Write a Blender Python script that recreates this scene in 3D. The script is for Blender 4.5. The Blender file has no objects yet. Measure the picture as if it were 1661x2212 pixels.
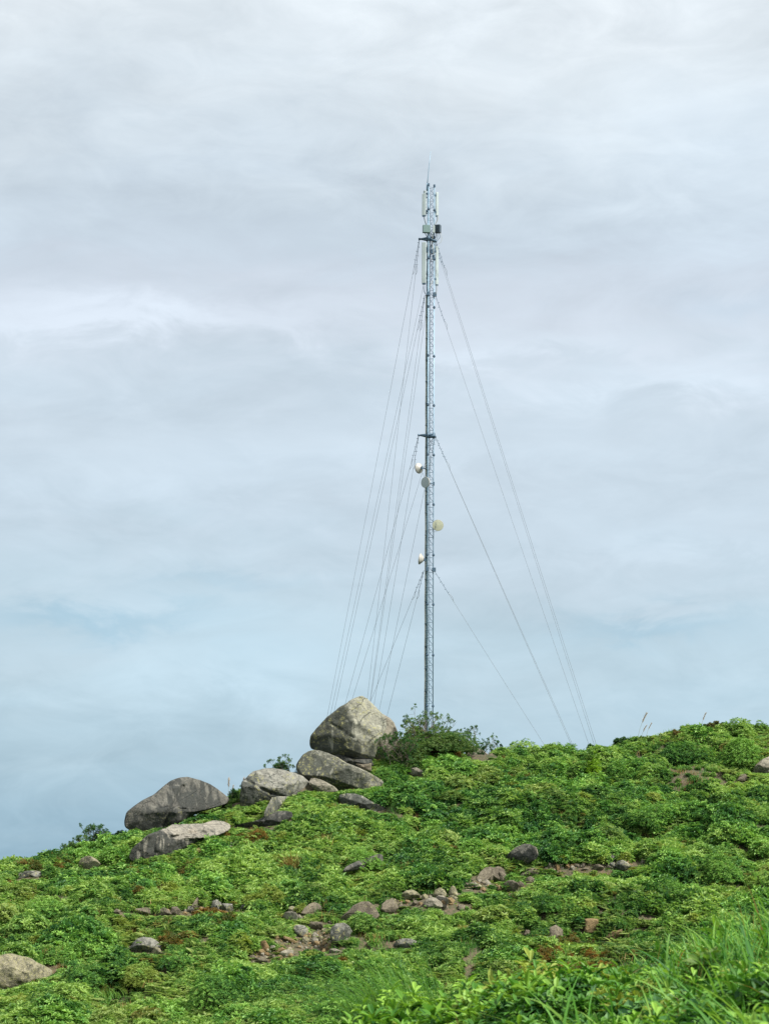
import bpy, math, random
import numpy as np
from mathutils import Vector, Matrix, noise as mn
random.seed(7); rng = np.random.default_rng(7)
scene = bpy.context.scene
COL = scene.collection
rad = math.radians

# ------------------------------------------------------------------ camera
W0, H0 = 1661.0, 2212.0           # working pixel grid of the photograph
FP = 85.0 / 36.0 * H0             # focal length in those pixels
CX, CY = W0 / 2, H0 / 2
PITCH, ROLL = math.atan((1870 - CY) / FP), rad(0.34)
_F = np.array([0, math.cos(PITCH), math.sin(PITCH)])
_R0 = np.array([1.0, 0, 0]); _U0 = np.array([0, -math.sin(PITCH), math.cos(PITCH)])
_R = math.cos(ROLL) * _R0 + math.sin(ROLL) * _U0
_U = -math.sin(ROLL) * _R0 + math.cos(ROLL) * _U0
cam_d = bpy.data.cameras.new('camera'); cam = bpy.data.objects.new('camera', cam_d); COL.objects.link(cam)
cam_d.sensor_fit = 'VERTICAL'; cam_d.sensor_height = 36; cam_d.lens = 85
cam_d.clip_start = 0.2; cam_d.clip_end = 60000
cam.matrix_world = Matrix(((_R[0], _U[0], -_F[0], 0), (_R[1], _U[1], -_F[1], 0), (_R[2], _U[2], -_F[2], 0), (0, 0, 0, 1)))
scene.camera = cam
cam_d.dof.use_dof = True; cam_d.dof.focus_distance = 138; cam_d.dof.aperture_fstop = 8

def P(u, v, dist):
    """world point seen at pixel u,v whose forward (y) distance is dist; works on arrays"""
    u = np.asarray(u, float); v = np.asarray(v, float); dist = np.asarray(dist, float)
    d = ((u - CX) / FP)[..., None] * _R + ((CY - v) / FP)[..., None] * _U + _F
    return d * (dist / d[..., 1])[..., None]
def PV(u, v, dist): return Vector(P(u, v, dist).tolist())
def proj(p):
    p = np.asarray(p, float); z = p @ _F
    return CX + FP * (p @ _R) / z, CY - FP * (p @ _U) / z

# ------------------------------------------------------------------ light
scene.cycles.sample_clamp_indirect = 2.5; scene.cycles.sample_clamp_direct = 6
scene.view_settings.view_transform = 'Standard'; scene.view_settings.look = 'None'
scene.view_settings.exposure = 0.8; scene.view_settings.gamma = 1
SUN_EL, SUN_AZ = rad(47), rad(122)       # azimuth clockwise from +y (the view direction)
sd = bpy.data.lights.new('sun', 'SUN'); sd.energy = 4.8; sd.angle = rad(10); sd.color = (1, .95, .87)
sun = bpy.data.objects.new('sun', sd); COL.objects.link(sun)
sv = Vector((math.sin(SUN_AZ) * math.cos(SUN_EL), math.cos(SUN_AZ) * math.cos(SUN_EL), math.sin(SUN_EL)))
sun.rotation_euler = sv.to_track_quat('Z', 'Y').to_euler(); sun.location = sv * 60

world = bpy.data.worlds.new('World'); scene.world = world; world.use_nodes = True
def build_world():
    nt = world.node_tree; N = nt.nodes; L = nt.links
    for n in list(N): N.remove(n)
    out = N.new('ShaderNodeOutputWorld'); bg = N.new('ShaderNodeBackground'); bg.inputs[1].default_value = .1
    L.new(bg.outputs[0], out.inputs[0])
    sky = N.new('ShaderNodeTexSky'); sky.sky_type = 'NISHITA'; sky.sun_disc = False
    sky.sun_elevation = SUN_EL; sky.sun_rotation = SUN_AZ; sky.air_density = 1; sky.dust_density = 2
    tc = N.new('ShaderNodeTexCoord'); sep = N.new('ShaderNodeSeparateXYZ'); L.new(tc.outputs['Generated'], sep.inputs[0])
    def m(op, a, b=None, c=None, clamp=False):
        n = N.new('ShaderNodeMath'); n.operation = op; n.use_clamp = clamp
        for i, s in enumerate((a, b, c)):
            if s is None: continue
            if isinstance(s, (int, float)): n.inputs[i].default_value = s
            else: L.new(s, n.inputs[i])
        return n.outputs[0]
    D = 180 / math.pi
    az = m('MULTIPLY', m('ARCTAN2', sep.outputs[0], sep.outputs[1]), D)
    el = m('MULTIPLY', m('ARCSINE', sep.outputs[2]), D)
    def noise(sx, sy, detail, ox=0., rough=.5, dist=0.):
        cb = N.new('ShaderNodeCombineXYZ')
        L.new(m('MULTIPLY_ADD', az, sx, ox), cb.inputs[0]); L.new(m('MULTIPLY', el, sy), cb.inputs[1]); cb.inputs[2].default_value = ox
        t = N.new('ShaderNodeTexNoise'); t.inputs['Scale'].default_value = 1; t.inputs['Detail'].default_value = detail
        t.inputs['Roughness'].default_value = rough; t.inputs['Distortion'].default_value = dist
        L.new(cb.outputs[0], t.inputs['Vector']); return m('SUBTRACT', t.outputs[0], .5)
    n1 = noise(.09, .28, 6, 3.1, .5, .3); n2 = noise(.22, .60, 8, 11.7, .58, .6); n3 = noise(.42, .95, 9, 21.3, .62, .6); n4 = noise(.10, .22, 4, 40.3, .5, .2)
    # cloud brightness: ramp by elevation, wobbled by the noise
    elw = m('ADD', el, m('MULTIPLY', n1, 5.0)); elw = m('ADD', elw, m('MULTIPLY', n3, 3.0))
    rp = N.new('ShaderNodeValToRGB'); L.new(m('DIVIDE', m('ADD', elw, 5.), 35., clamp=True), rp.inputs[0])
    rp.color_ramp.interpolation = 'B_SPLINE'
    stops = SKY_STOPS
    cr = rp.color_ramp
    while len(cr.elements) > 2: cr.elements.remove(cr.elements[-1])
    for i, (e, c) in enumerate(stops):
        pos = (e + 5) / 35
        el_ = cr.elements[i] if i < 2 else cr.elements.new(pos)
        el_.position = pos; el_.color = (*c, 1)
    # streak brightness
    bright = m('ADD', m('MULTIPLY_ADD', n2, .32, 1.0), m('ADD', m('MULTIPLY', n3, .20), m('MULTIPLY', n4, .15)))
    def blob(a0, e0, sa, se, amp):
        x = m('DIVIDE', m('SUBTRACT', az, a0), sa); y = m('DIVIDE', m('SUBTRACT', m('ADD', el, m('MULTIPLY', n3, 2.4)), e0), se)
        r2 = m('ADD', m('MULTIPLY', x, x), m('MULTIPLY', y, y))
        return m('MULTIPLY', m('EXPONENT', m('MULTIPLY', r2, -1)), amp)
    for b in SKY_BLOBS: bright = m('ADD', bright, blob(*b))
    blue = None
    for b in SKY_BLUE:
        q = blob(*b); blue = q if blue is None else m('ADD', blue, q)
    mixb = N.new('ShaderNodeMix'); mixb.data_type = 'RGBA'; mixb.clamp_factor = True
    L.new(blue, mixb.inputs[0]); L.new(rp.outputs[0], mixb.inputs[6]); mixb.inputs[7].default_value = (.27, .50, .66, 1)
    vm = N.new('ShaderNodeVectorMath'); vm.operation = 'SCALE'; L.new(mixb.outputs[2], vm.inputs[0])
    L.new(m('MULTIPLY', bright, 10.0 * SKY_GAIN), vm.inputs['Scale'])
    mix = N.new('ShaderNodeMix'); mix.data_type = 'RGBA'; mix.inputs[0].default_value = .95
    L.new(sky.outputs[0], mix.inputs[6]); L.new(vm.outputs[0], mix.inputs[7])
    L.new(mix.outputs[2], bg.inputs[0])
SKY_GAIN = 2 ** -.8       # ramp colours below are as they show at the scene's exposure
SKY_STOPS = [(-4, (.19, .38, .54)), (.3, (.37, .57, .71)), (3.5, (.52, .69, .80)), (6, (.55, .70, .80)), (8.5, (.60, .71, .81)),
             (11, (.62, .73, .82)), (12.9, (.71, .77, .86)), (15, (.58, .69, .79)), (18, (.74, .82, .88)), (21, (.79, .86, .91)), (29.5, (1.5, 1.55, 1.6))]
SKY_BLOBS = [(-6.0, 12.9, 5, .45, .17), (3.5, 12.2, 3.5, .35, .10), (6.5, 11.4, 3, .4, .10), (-2.5, 15.0, 4.5, 1.5, -.07), (6.5, 16.5, 3.5, 1.8, .12), (-9.5, 18.5, 2.5, 4, -.07),
             (-9.5, 1.0, 5, 2.4, -.08), (-3.8, 4.6, 3.2, .9, .11), (7.5, 7.6, 4, .4, .06), (-6, 9.2, 4, .7, .05), (2, 9.8, 5, .4, .04)]
SKY_BLUE = [(-7.0, 5.75, 2.6, .36, .45), (6.3, 5.6, 2.2, .36, .35), (8.5, 13.2, 2, .4, .15), (-4, 6.6, 2, .25, .2)]
build_world()

# ------------------------------------------------------------------ helpers
def tag(o, label=None, cat=None, group=None, kind=None):
    if label: o['label'] = label
    if cat: o['category'] = cat
    if group: o['group'] = group
    if kind: o['kind'] = kind
    return o
def empty(name, loc):
    o = bpy.data.objects.new(name, None); COL.objects.link(o); o.location = loc; o.empty_display_size = .2
    return o
def link_mesh(name, verts, faces, mat, parent=None, smooth=False, attr=None):
    me = bpy.data.meshes.new(name)
    me.from_pydata([tuple(v) for v in verts] if not isinstance(verts, np.ndarray) else verts.tolist(), [], faces if not isinstance(faces, np.ndarray) else faces.tolist())
    if smooth: me.polygons.foreach_set('use_smooth', [True] * len(me.polygons))
    if attr is not None:
        a = me.attributes.new('lv', 'FLOAT', 'POINT'); a.data.foreach_set('value', np.asarray(attr, np.float32))
    if mat is not None: me.materials.append(mat)
    me.update()
    o = bpy.data.objects.new(name, me)
    COL.objects.link(o)
    if parent is not None:
        o.parent = parent; o.matrix_parent_inverse = Matrix.Translation(-Vector(parent.location))
    return o
class MB:
    def __init__(s): s.v = []; s.f = []
    def tube(s, pts, rs, n=6, cap=True):
        pts = [Vector(p) for p in pts]
        if not hasattr(rs, '__len__'): rs = [rs] * len(pts)
        b0 = len(s.v); up = None
        for i, p in enumerate(pts):
            t = (pts[min(i + 1, len(pts) - 1)] - pts[max(i - 1, 0)])
            t = t.normalized() if t.length > 1e-9 else Vector((0, 0, 1))
            if up is None: up = t.orthogonal().normalized()
            up = (up - t * up.dot(t)); up = up.normalized() if up.length > 1e-6 else t.orthogonal().normalized()
            w = t.cross(up)
            for k in range(n):
                a = 2 * math.pi * k / n
                s.v.append(p + (up * math.cos(a) + w * math.sin(a)) * rs[i])
        for i in range(len(pts) - 1):
            for k in range(n):
                a = b0 + i * n + k; b = b0 + i * n + (k + 1) % n
                s.f.append((a, b, b + n, a + n))
        if cap:
            s.f.append(tuple(b0 + k for k in range(n))[::-1]); s.f.append(tuple(b0 + (len(pts) - 1) * n + k for k in range(n)))
        return s
    def box(s, c, hx, hy, hz, ax=None, bev=0.0):
        c = Vector(c)
        if ax is None: ax = (Vector((1, 0, 0)), Vector((0, 1, 0)), Vector((0, 0, 1)))
        if bev <= 0:
            b = len(s.v)
            for sx, sy, sz in ((-1,-1,-1),(1,-1,-1),(1,1,-1),(-1,1,-1),(-1,-1,1),(1,-1,1),(1,1,1),(-1,1,1)):
                s.v.append(c + ax[0] * hx * sx + ax[1] * hy * sy + ax[2] * hz * sz)
            for f in ((0,3,2,1),(4,5,6,7),(0,1,5,4),(1,2,6,5),(2,3,7,6),(3,0,4,7)): s.f.append(tuple(b + i for i in f))
            return s
        prof = [(-1,-1,-1,0),(-1,-1,0,-1),(1,-1,0,-1),(1,-1,1,0),(1,1,1,0),(1,1,0,1),(-1,1,0,1),(-1,1,-1,0)]
        ring = []
        for sx, sy, k, l in prof:
            ring.append((sx * (hx - bev) + k * bev if k else sx * (hx - bev), sy * (hy - bev) + l * bev if l else sy * (hy - bev)))
        b = len(s.v); zs = [(-hz, .75), (-hz + bev, 1), (hz - bev, 1), (hz, .75)]
        for z, q in zs:
            for x, y in ring:
                fx = x if q == 1 else x - math.copysign(bev * .6, x); fy = y if q == 1 else y - math.copysign(bev * .6, y)
                s.v.append(c + ax[0] * fx + ax[1] * fy + ax[2] * z)
        for i in range(3):
            for k in range(8):
                a = b + i * 8 + k; e = b + i * 8 + (k + 1) % 8; s.f.append((a, e, e + 8, a + 8))
        s.f.append(tuple(b + k for k in range(8))[::-1]); s.f.append(tuple(b + 24 + k for k in range(8)))
        return s
    def lathe(s, prof, c, axis, n=28):
        c = Vector(c); a = Vector(axis).normalized(); u = a.orthogonal().normalized(); w = a.cross(u); b = len(s.v)
        for r, h in prof:
            for k in range(n):
                t = 2 * math.pi * k / n; s.v.append(c + a * h + (u * math.cos(t) + w * math.sin(t)) * r)
        for i in range(len(prof) - 1):
            for k in range(n):
                p = b + i * n + k; q = b + i * n + (k + 1) % n; s.f.append((p, q, q + n, p + n))
        return s
    def build(s, name, mat, parent=None, smooth=False): return link_mesh(name, s.v, s.f, mat, parent, smooth)

# ------------------------------------------------------------------ materials
def new_mat(name):
    m = bpy.data.materials.new(name); m.use_nodes = True; nt = m.node_tree
    for n in list(nt.nodes): nt.nodes.remove(n)
    o = nt.nodes.new('ShaderNodeOutputMaterial'); return m, nt, o
def nd(nt, typ, **kw):
    n = nt.nodes.new(typ)
    for k, v in kw.items():
        if k in n.inputs.keys(): n.inputs[k].default_value = v
        else: setattr(n, k, v)
    return n
def mixc(nt, fac, a, b, blend='MIX'):
    n = nt.nodes.new('ShaderNodeMix'); n.data_type = 'RGBA'; n.blend_type = blend; n.clamp_factor = True
    for i, s in ((0, fac), (6, a), (7, b)):
        if isinstance(s, (int, float)): n.inputs[i].default_value = s
        elif isinstance(s, tuple): n.inputs[i].default_value = (*s, 1)
        else: nt.links.new(s, n.inputs[i])
    return n.outputs[2]
def ramp(nt, src, a, b, lo=0.0, hi=1.0):
    n = nt.nodes.new('ShaderNodeMapRange'); nt.links.new(src, n.inputs[0])
    n.inputs[1].default_value = a; n.inputs[2].default_value = b; n.inputs[3].default_value = lo; n.inputs[4].default_value = hi
    return n.outputs[0]
def simple(name, col, rough=.5, metal=0., var=.12, nscale=8):
    m, nt, o = new_mat(name); b = nd(nt, 'ShaderNodeBsdfPrincipled', Roughness=rough, Metallic=metal)
    tc = nt.nodes.new('ShaderNodeTexCoord'); t = nd(nt, 'ShaderNodeTexNoise', Scale=nscale, Detail=4.0)
    nt.links.new(tc.outputs['Object'], t.inputs['Vector'])
    c = mixc(nt, ramp(nt, t.outputs[0], .35, .65), tuple(x * (1 - var) for x in col), tuple(min(1, x * (1 + var)) for x in col))
    nt.links.new(c, b.inputs['Base Color']); nt.links.new(b.outputs[0], o.inputs[0]); return m

def leaf_mat(name, c_dark, c_mid, c_light, c_odd=None, odd=.05, nscale=.22, trans=.42, rough=.55):
    m, nt, o = new_mat(name); L = nt.links
    geo = nt.nodes.new('ShaderNodeNewGeometry'); at = nt.nodes.new('ShaderNodeAttribute'); at.attribute_name = 'lv'
    oi = nt.nodes.new('ShaderNodeObjectInfo')
    t = nd(nt, 'ShaderNodeTexNoise', Scale=nscale, Detail=3.0, Roughness=.6); L.new(geo.outputs['Position'], t.inputs['Vector'])
    big = ramp(nt, t.outputs[0], .42, .58)
    s = nt.nodes.new('ShaderNodeMath'); s.operation = 'MULTIPLY_ADD'; L.new(at.outputs['Fac'], s.inputs[0]); s.inputs[1].default_value = .62
    s2 = nt.nodes.new('ShaderNodeMath'); s2.operation = 'MULTIPLY_ADD'; L.new(oi.outputs['Random'], s2.inputs[0]); s2.inputs[1].default_value = .34
    s3 = nt.nodes.new('ShaderNodeMath'); s3.operation = 'MULTIPLY'; L.new(big, s3.inputs[0]); s3.inputs[1].default_value = .40
    L.new(s3.outputs[0], s2.inputs[2]); L.new(s2.outputs[0], s.inputs[2])
    r = nt.nodes.new('ShaderNodeValToRGB'); L.new(s.outputs[0], r.inputs[0]); e = r.color_ramp.elements
    e[0].position = .24; e[0].color = (*c_dark, 1); e[1].position = 1.0; e[1].color = (*c_light, 1)
    x = e.new(.62); x.color = (*c_mid, 1)
    col = r.outputs[0]
    if c_odd:
        t2 = nd(nt, 'ShaderNodeTexNoise', Scale=.5, Detail=2.0); L.new(geo.outputs['Position'], t2.inputs['Vector'])
        a = nt.nodes.new('ShaderNodeMath'); a.operation = 'MULTIPLY'; L.new(oi.outputs['Random'], a.inputs[0]); a.inputs[1].default_value = 7.31
        fr = nt.nodes.new('ShaderNodeMath'); fr.operation = 'FRACT'; L.new(a.outputs[0], fr.inputs[0])
        g = nt.nodes.new('ShaderNodeMath'); g.operation = 'MULTIPLY_ADD'; L.new(t2.outputs[0], g.inputs[0]); g.inputs[1].default_value = -.5
        L.new(fr.outputs[0], g.inputs[2])
        f = ramp(nt, g.outputs[0], odd - .27, odd - .23, .75, 0.)
        col = mixc(nt, f, col, c_odd)
    p = nd(nt, 'ShaderNodeBsdfPrincipled', Roughness=rough); p.inputs['Specular IOR Level'].default_value = .35
    tr = nt.nodes.new('ShaderNodeBsdfTranslucent'); L.new(col, p.inputs['Base Color'])
    ct = mixc(nt, 1.0, col, (1.0, 1.0, .55), 'MULTIPLY'); L.new(ct, tr.inputs[0])
    mx = nt.nodes.new('ShaderNodeMixShader'); mx.inputs[0].default_value = trans
    L.new(p.outputs[0], mx.inputs[1]); L.new(tr.outputs[0], mx.inputs[2]); L.new(mx.outputs[0], o.inputs[0]); return m

def rock_mat(name, light, dark, tan, dark_amt, lichen_amt, tan_amt=.2, streak=.5, scale=1.0, bias=None):
    m, nt, o = new_mat(name); L = nt.links
    tc = nt.nodes.new('ShaderNodeTexCoord'); oi = nt.nodes.new('ShaderNodeObjectInfo')
    cb = nt.nodes.new('ShaderNodeVectorMath'); cb.operation = 'MULTIPLY_ADD'
    L.new(oi.outputs['Random'], cb.inputs[0]); cb.inputs[1].default_value = (17, 31, 23); L.new(tc.outputs['Object'], cb.inputs[2])
    vec = cb.outputs[0]
    def nz(s, d=6., r=.6, vscale=None, dist=0.):
        v = vec
        if vscale:
            q = nt.nodes.new('ShaderNodeVectorMath'); q.operation = 'MULTIPLY'; L.new(vec, q.inputs[0]); q.inputs[1].default_value = vscale; v = q.outputs[0]
        t = nd(nt, 'ShaderNodeTexNoise', Scale=s * scale, Detail=d, Roughness=r, Distortion=dist); L.new(v, t.inputs['Vector']); return t.outputs[0]
    big = nz(.55, 7., .65, dist=.4); mid = nz(2.9, 8., .75, dist=.6); fine = nz(9., 6., .75); st = nz(1.6, 5., .6, (1.3, 1.3, .28), .5)
    lich = nz(4.6, 6., .8, dist=.3); lich2 = nz(.8, 3., .5); grain = nz(60., 2., .6)
    col = mixc(nt, ramp(nt, mid, .38, .62), tuple(x * .6 for x in light), tuple(x * 1.12 for x in light))
    blot = nz(5.5, 7., .8, dist=.8); blot2 = nz(1.1, 4., .6, (1, 1, .6)); bm_ = nt.nodes.new('ShaderNodeMath'); bm_.operation = 'MULTIPLY'
    L.new(ramp(nt, blot, .50, .56), bm_.inputs[0]); L.new(ramp(nt, blot2, .40, .60, .1, .85), bm_.inputs[1])
    col = mixc(nt, ramp(nt, big, .55 + .12 * (.5 - tan_amt), .68, 0, .85), col, tan)
    s = nt.nodes.new('ShaderNodeMath'); s.operation = 'MULTIPLY_ADD'; L.new(st, s.inputs[0]); s.inputs[1].default_value = streak
    s_ = nt.nodes.new('ShaderNodeMath'); s_.operation = 'MULTIPLY_ADD'; L.new(mid, s_.inputs[0]); s_.inputs[1].default_value = .35; L.new(big, s_.inputs[2])
    L.new(s_.outputs[0], s.inputs[2])
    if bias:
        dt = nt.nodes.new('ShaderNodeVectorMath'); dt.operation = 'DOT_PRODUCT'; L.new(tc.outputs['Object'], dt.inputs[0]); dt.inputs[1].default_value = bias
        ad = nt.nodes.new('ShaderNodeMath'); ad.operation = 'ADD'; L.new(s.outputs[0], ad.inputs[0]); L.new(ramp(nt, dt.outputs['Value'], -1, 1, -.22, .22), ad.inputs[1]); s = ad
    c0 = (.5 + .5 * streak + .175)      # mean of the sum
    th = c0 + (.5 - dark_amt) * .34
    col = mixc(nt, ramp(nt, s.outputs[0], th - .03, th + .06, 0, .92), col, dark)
    col = mixc(nt, bm_.outputs[0], col, tuple(x * 1.6 for x in dark))
    col = mixc(nt, ramp(nt, fine, .52, .66, 0, .5), col, dark)
    l1 = ramp(nt, lich, .575 - .05 * lichen_amt, .61, 0, 1); l2 = ramp(nt, lich2, .62 - .28 * lichen_amt, .68 - .22 * lichen_amt)
    lm = nt.nodes.new('ShaderNodeMath'); lm.operation = 'MULTIPLY'; L.new(l1, lm.inputs[0]); L.new(l2, lm.inputs[1])
    lm2 = nt.nodes.new('ShaderNodeMath'); lm2.operation = 'MULTIPLY'; L.new(lm.outputs[0], lm2.inputs[0]); lm2.inputs[1].default_value = .75
    col = mixc(nt, lm2.outputs[0], col, (.34, .33, .13))
    col = mixc(nt, ramp(nt, grain, .4, .7, 0, .3), col, tuple(x * .5 for x in light))
    pst = nz(1.9, 5., .6, (1.6, 1.6, .22), .3); col = mixc(nt, ramp(nt, pst, .58, .66, 0, .55), col, tuple(min(.6, x * 1.25) for x in light))
    vo = nd(nt, 'ShaderNodeTexVoronoi', Scale=.75 * scale, feature='DISTANCE_TO_EDGE'); 
    dv = nt.nodes.new('ShaderNodeVectorMath'); dv.operation = 'MULTIPLY_ADD'; L.new(mid, dv.inputs[0]); dv.inputs[1].default_value = (.6, .6, .6); L.new(vec, dv.inputs[2])
    L.new(dv.outputs[0], vo.inputs['Vector'])
    crack = ramp(nt, vo.outputs[0], .0, .018)
    col = mixc(nt, ramp(nt, vo.outputs[0], .0, .02, .75, 0.), col, dark)
    p = nd(nt, 'ShaderNodeBsdfPrincipled', Roughness=.88); p.inputs['Specular IOR Level'].default_value = .25
    L.new(col, p.inputs['Base Color'])
    b1 = nd(nt, 'ShaderNodeBump', Strength=.8, Distance=.14); L.new(mid, b1.inputs['Height'])
    b2 = nd(nt, 'ShaderNodeBump', Strength=.8, Distance=.05); L.new(fine, b2.inputs['Height']); L.new(b1.outputs[0], b2.inputs['Normal'])
    b3 = nd(nt, 'ShaderNodeBump', Strength=.6, Distance=.05); L.new(crack, b3.inputs['Height']); L.new(b2.outputs[0], b3.inputs['Normal'])
    L.new(b3.outputs[0], p.inputs['Normal']); L.new(p.outputs[0], o.inputs[0]); return m

M = {}
M['leaf'] = leaf_mat('leafy_green', (0.034, 0.115, 0.032), (0.147, 0.296, 0.063), (0.333, 0.492, 0.141), (0.247, 0.301, 0.060), .03)
M['leaf_near'] = leaf_mat('glossy_near_leaves', (.016, .085, .014), (.075, .215, .022), (.22, .40, .05), (.26, .30, .05), .04, 1.2, .35, .55)
M['leaf_dark'] = leaf_mat('deep_green_leaves', (0.020, 0.087, 0.024), (0.088, 0.236, 0.045), (0.239, 0.431, 0.089), None, trans=.3)
M['leaf_olive'] = leaf_mat('olive_fern', (0.060, 0.139, 0.034), (0.174, 0.283, 0.069), (0.338, 0.441, 0.149), (0.219, 0.175, 0.050), .04)
M['leaf_bright'] = leaf_mat('bright_yellow_green_leaves', (.08, .19, .015), (.15, .30, .02), (.24, .40, .03), None)
M['leaf_tip'] = leaf_mat('olive_brown_tips', (.05, .08, .025), (.10, .11, .035), (.20, .16, .06), None)
M['leaf_rust'] = leaf_mat('rusty_leaves', (.06, .095, .02), (.15, .13, .03), (.26, .14, .035), None)
M['leaf_scrub'] = leaf_mat('dull_scrub_leaves', (0.021, 0.078, 0.028), (0.049, 0.144, 0.042), (0.133, 0.218, 0.065), None)
M['grass'] = leaf_mat('green_grass', (0.032, 0.130, 0.023), (0.092, 0.260, 0.036), (0.239, 0.422, 0.081), None, trans=.4)
M['grass_fresh'] = leaf_mat('fresh_grass', (0.060, 0.172, 0.024), (0.105, 0.265, 0.040), (0.225, 0.374, 0.080), None, trans=.45)
M['grass_dry'] = leaf_mat('dry_grass', (.13, .12, .03), (.22, .15, .045), (.32, .21, .08), None, trans=.3)
M['plume'] = simple('pale_plume', (.50, .46, .40), .9)
M['stalk'] = simple('dry_stalk', (.22, .23, .12), .8)
M['twig'] = simple('grey_brown_twig', (.11, .09, .07), .85)
M['steel'] = simple('galvanised_steel', (0.214, 0.331, 0.423), .5, .35, nscale=3)
M['steel_dark'] = simple('weathered_dark_steel', (0.066, 0.117, 0.168), .55, .3)
M['brace'] = simple('steel_bracing', (.12, .19, .26), .5, .4)
M['cable_dark'] = simple('dark_cable_sheath', (.05, .10, .13), .6)
M['cable_pale'] = simple('pale_conduit', (0.336, 0.336, 0.272), .6)
M['radome'] = simple('off_white_radome', (0.324, 0.355, 0.317), .5, var=.06)
M['dish_white'] = simple('cream_dish', (0.341, 0.336, 0.306), .5, var=.08)
M['dish_green'] = simple('greenish_cream_dish', (0.324, 0.342, 0.252), .55, var=.08)
M['dish_grey'] = simple('pale_grey_dish_cover', (0.302, 0.360, 0.360), .5, var=.05)
M['panel'] = simple('pale_panel_plastic', (0.337, 0.396, 0.396), .5, var=.07, nscale=2)
M['box_teal'] = simple('teal_grey_painted_box', (0.122, 0.194, 0.187), .5, var=.06)
M['box_dark'] = simple('dark_finned_box', (.045, .07, .09), .5, .2)
M['wire'] = simple('stay_wire_steel', (.22, .25, .28), .55, .4)

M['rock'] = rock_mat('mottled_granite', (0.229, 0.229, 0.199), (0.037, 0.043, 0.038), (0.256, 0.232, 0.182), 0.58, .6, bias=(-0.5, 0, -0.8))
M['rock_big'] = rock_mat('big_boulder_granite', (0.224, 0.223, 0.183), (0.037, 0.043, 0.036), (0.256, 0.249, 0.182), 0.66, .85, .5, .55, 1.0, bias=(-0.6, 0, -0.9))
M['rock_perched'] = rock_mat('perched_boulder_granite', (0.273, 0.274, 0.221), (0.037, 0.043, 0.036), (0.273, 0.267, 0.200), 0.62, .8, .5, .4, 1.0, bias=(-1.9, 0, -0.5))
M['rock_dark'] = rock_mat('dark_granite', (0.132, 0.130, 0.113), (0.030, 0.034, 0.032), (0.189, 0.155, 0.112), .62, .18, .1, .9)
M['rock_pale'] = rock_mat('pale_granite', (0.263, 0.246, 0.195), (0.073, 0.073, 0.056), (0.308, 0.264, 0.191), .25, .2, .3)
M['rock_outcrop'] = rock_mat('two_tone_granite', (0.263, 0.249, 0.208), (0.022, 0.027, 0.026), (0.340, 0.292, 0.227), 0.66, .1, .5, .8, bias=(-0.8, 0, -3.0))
M['rock_lichen'] = rock_mat('lichened_stone', (0.289, 0.270, 0.183), (0.072, 0.073, 0.053), (0.341, 0.301, 0.155), .38, 1.1, .3, .4, 2.0)
M['rock_brown'] = rock_mat('brown_stone', (0.178, 0.158, 0.115), (0.077, 0.066, 0.050), (0.225, 0.189, 0.130), .35, .25, .3, .4, 1.5)
M['rock_tan'] = rock_mat('tan_stone', (0.296, 0.215, 0.110), (0.121, 0.091, 0.048), (0.372, 0.266, 0.134), .2, .2, .4, .3, 2.5)
M['rock_orange'] = rock_mat('rusty_orange_stone', (0.217, 0.145, 0.068), (0.096, 0.072, 0.037), (0.306, 0.216, 0.099), .2, .1, .4, .3, 2.5)

def ground_mat():
    m, nt, o = new_mat('hillside_soil'); L = nt.links
    geo = nt.nodes.new('ShaderNodeNewGeometry')
    a = nd(nt, 'ShaderNodeTexNoise', Scale=.6, Detail=7.0, Roughness=.65); L.new(geo.outputs['Position'], a.inputs['Vector'])
    b = nd(nt, 'ShaderNodeTexNoise', Scale=6., Detail=6.0, Roughness=.7); L.new(geo.outputs['Position'], b.inputs['Vector'])
    c = mixc(nt, ramp(nt, a.outputs[0], .4, .6), (.045, .055, .02), (.085, .062, .038))
    c = mixc(nt, ramp(nt, b.outputs[0], .45, .65), c, (.12, .09, .06))
    c = mixc(nt, ramp(nt, b.outputs[0], .52, .40, 0, .6), c, (.035, .06, .018))
    p = nd(nt, 'ShaderNodeBsdfPrincipled', Roughness=.95); L.new(c, p.inputs['Base Color'])
    bu = nd(nt, 'ShaderNodeBump', Strength=.8, Distance=.12); L.new(b.outputs[0], bu.inputs['Height']); L.new(bu.outputs[0], p.inputs['Normal'])
    L.new(p.outputs[0], o.inputs[0]); return m
M['ground'] = ground_mat()
def sea_mat():
    m, nt, o = new_mat('sea_water'); L = nt.links
    geo = nt.nodes.new('ShaderNodeNewGeometry')
    a = nd(nt, 'ShaderNodeTexNoise', Scale=.02, Detail=5.0); L.new(geo.outputs['Position'], a.inputs['Vector'])
    p = nd(nt, 'ShaderNodeBsdfPrincipled', Roughness=.35); p.inputs['Base Color'].default_value = (.06, .13, .17, 1)
    bu = nd(nt, 'ShaderNodeBump', Strength=.4, Distance=2.); L.new(a.outputs[0], bu.inputs['Height']); L.new(bu.outputs[0], p.inputs['Normal'])
    L.new(p.outputs[0], o.inputs[0]); return m

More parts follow.
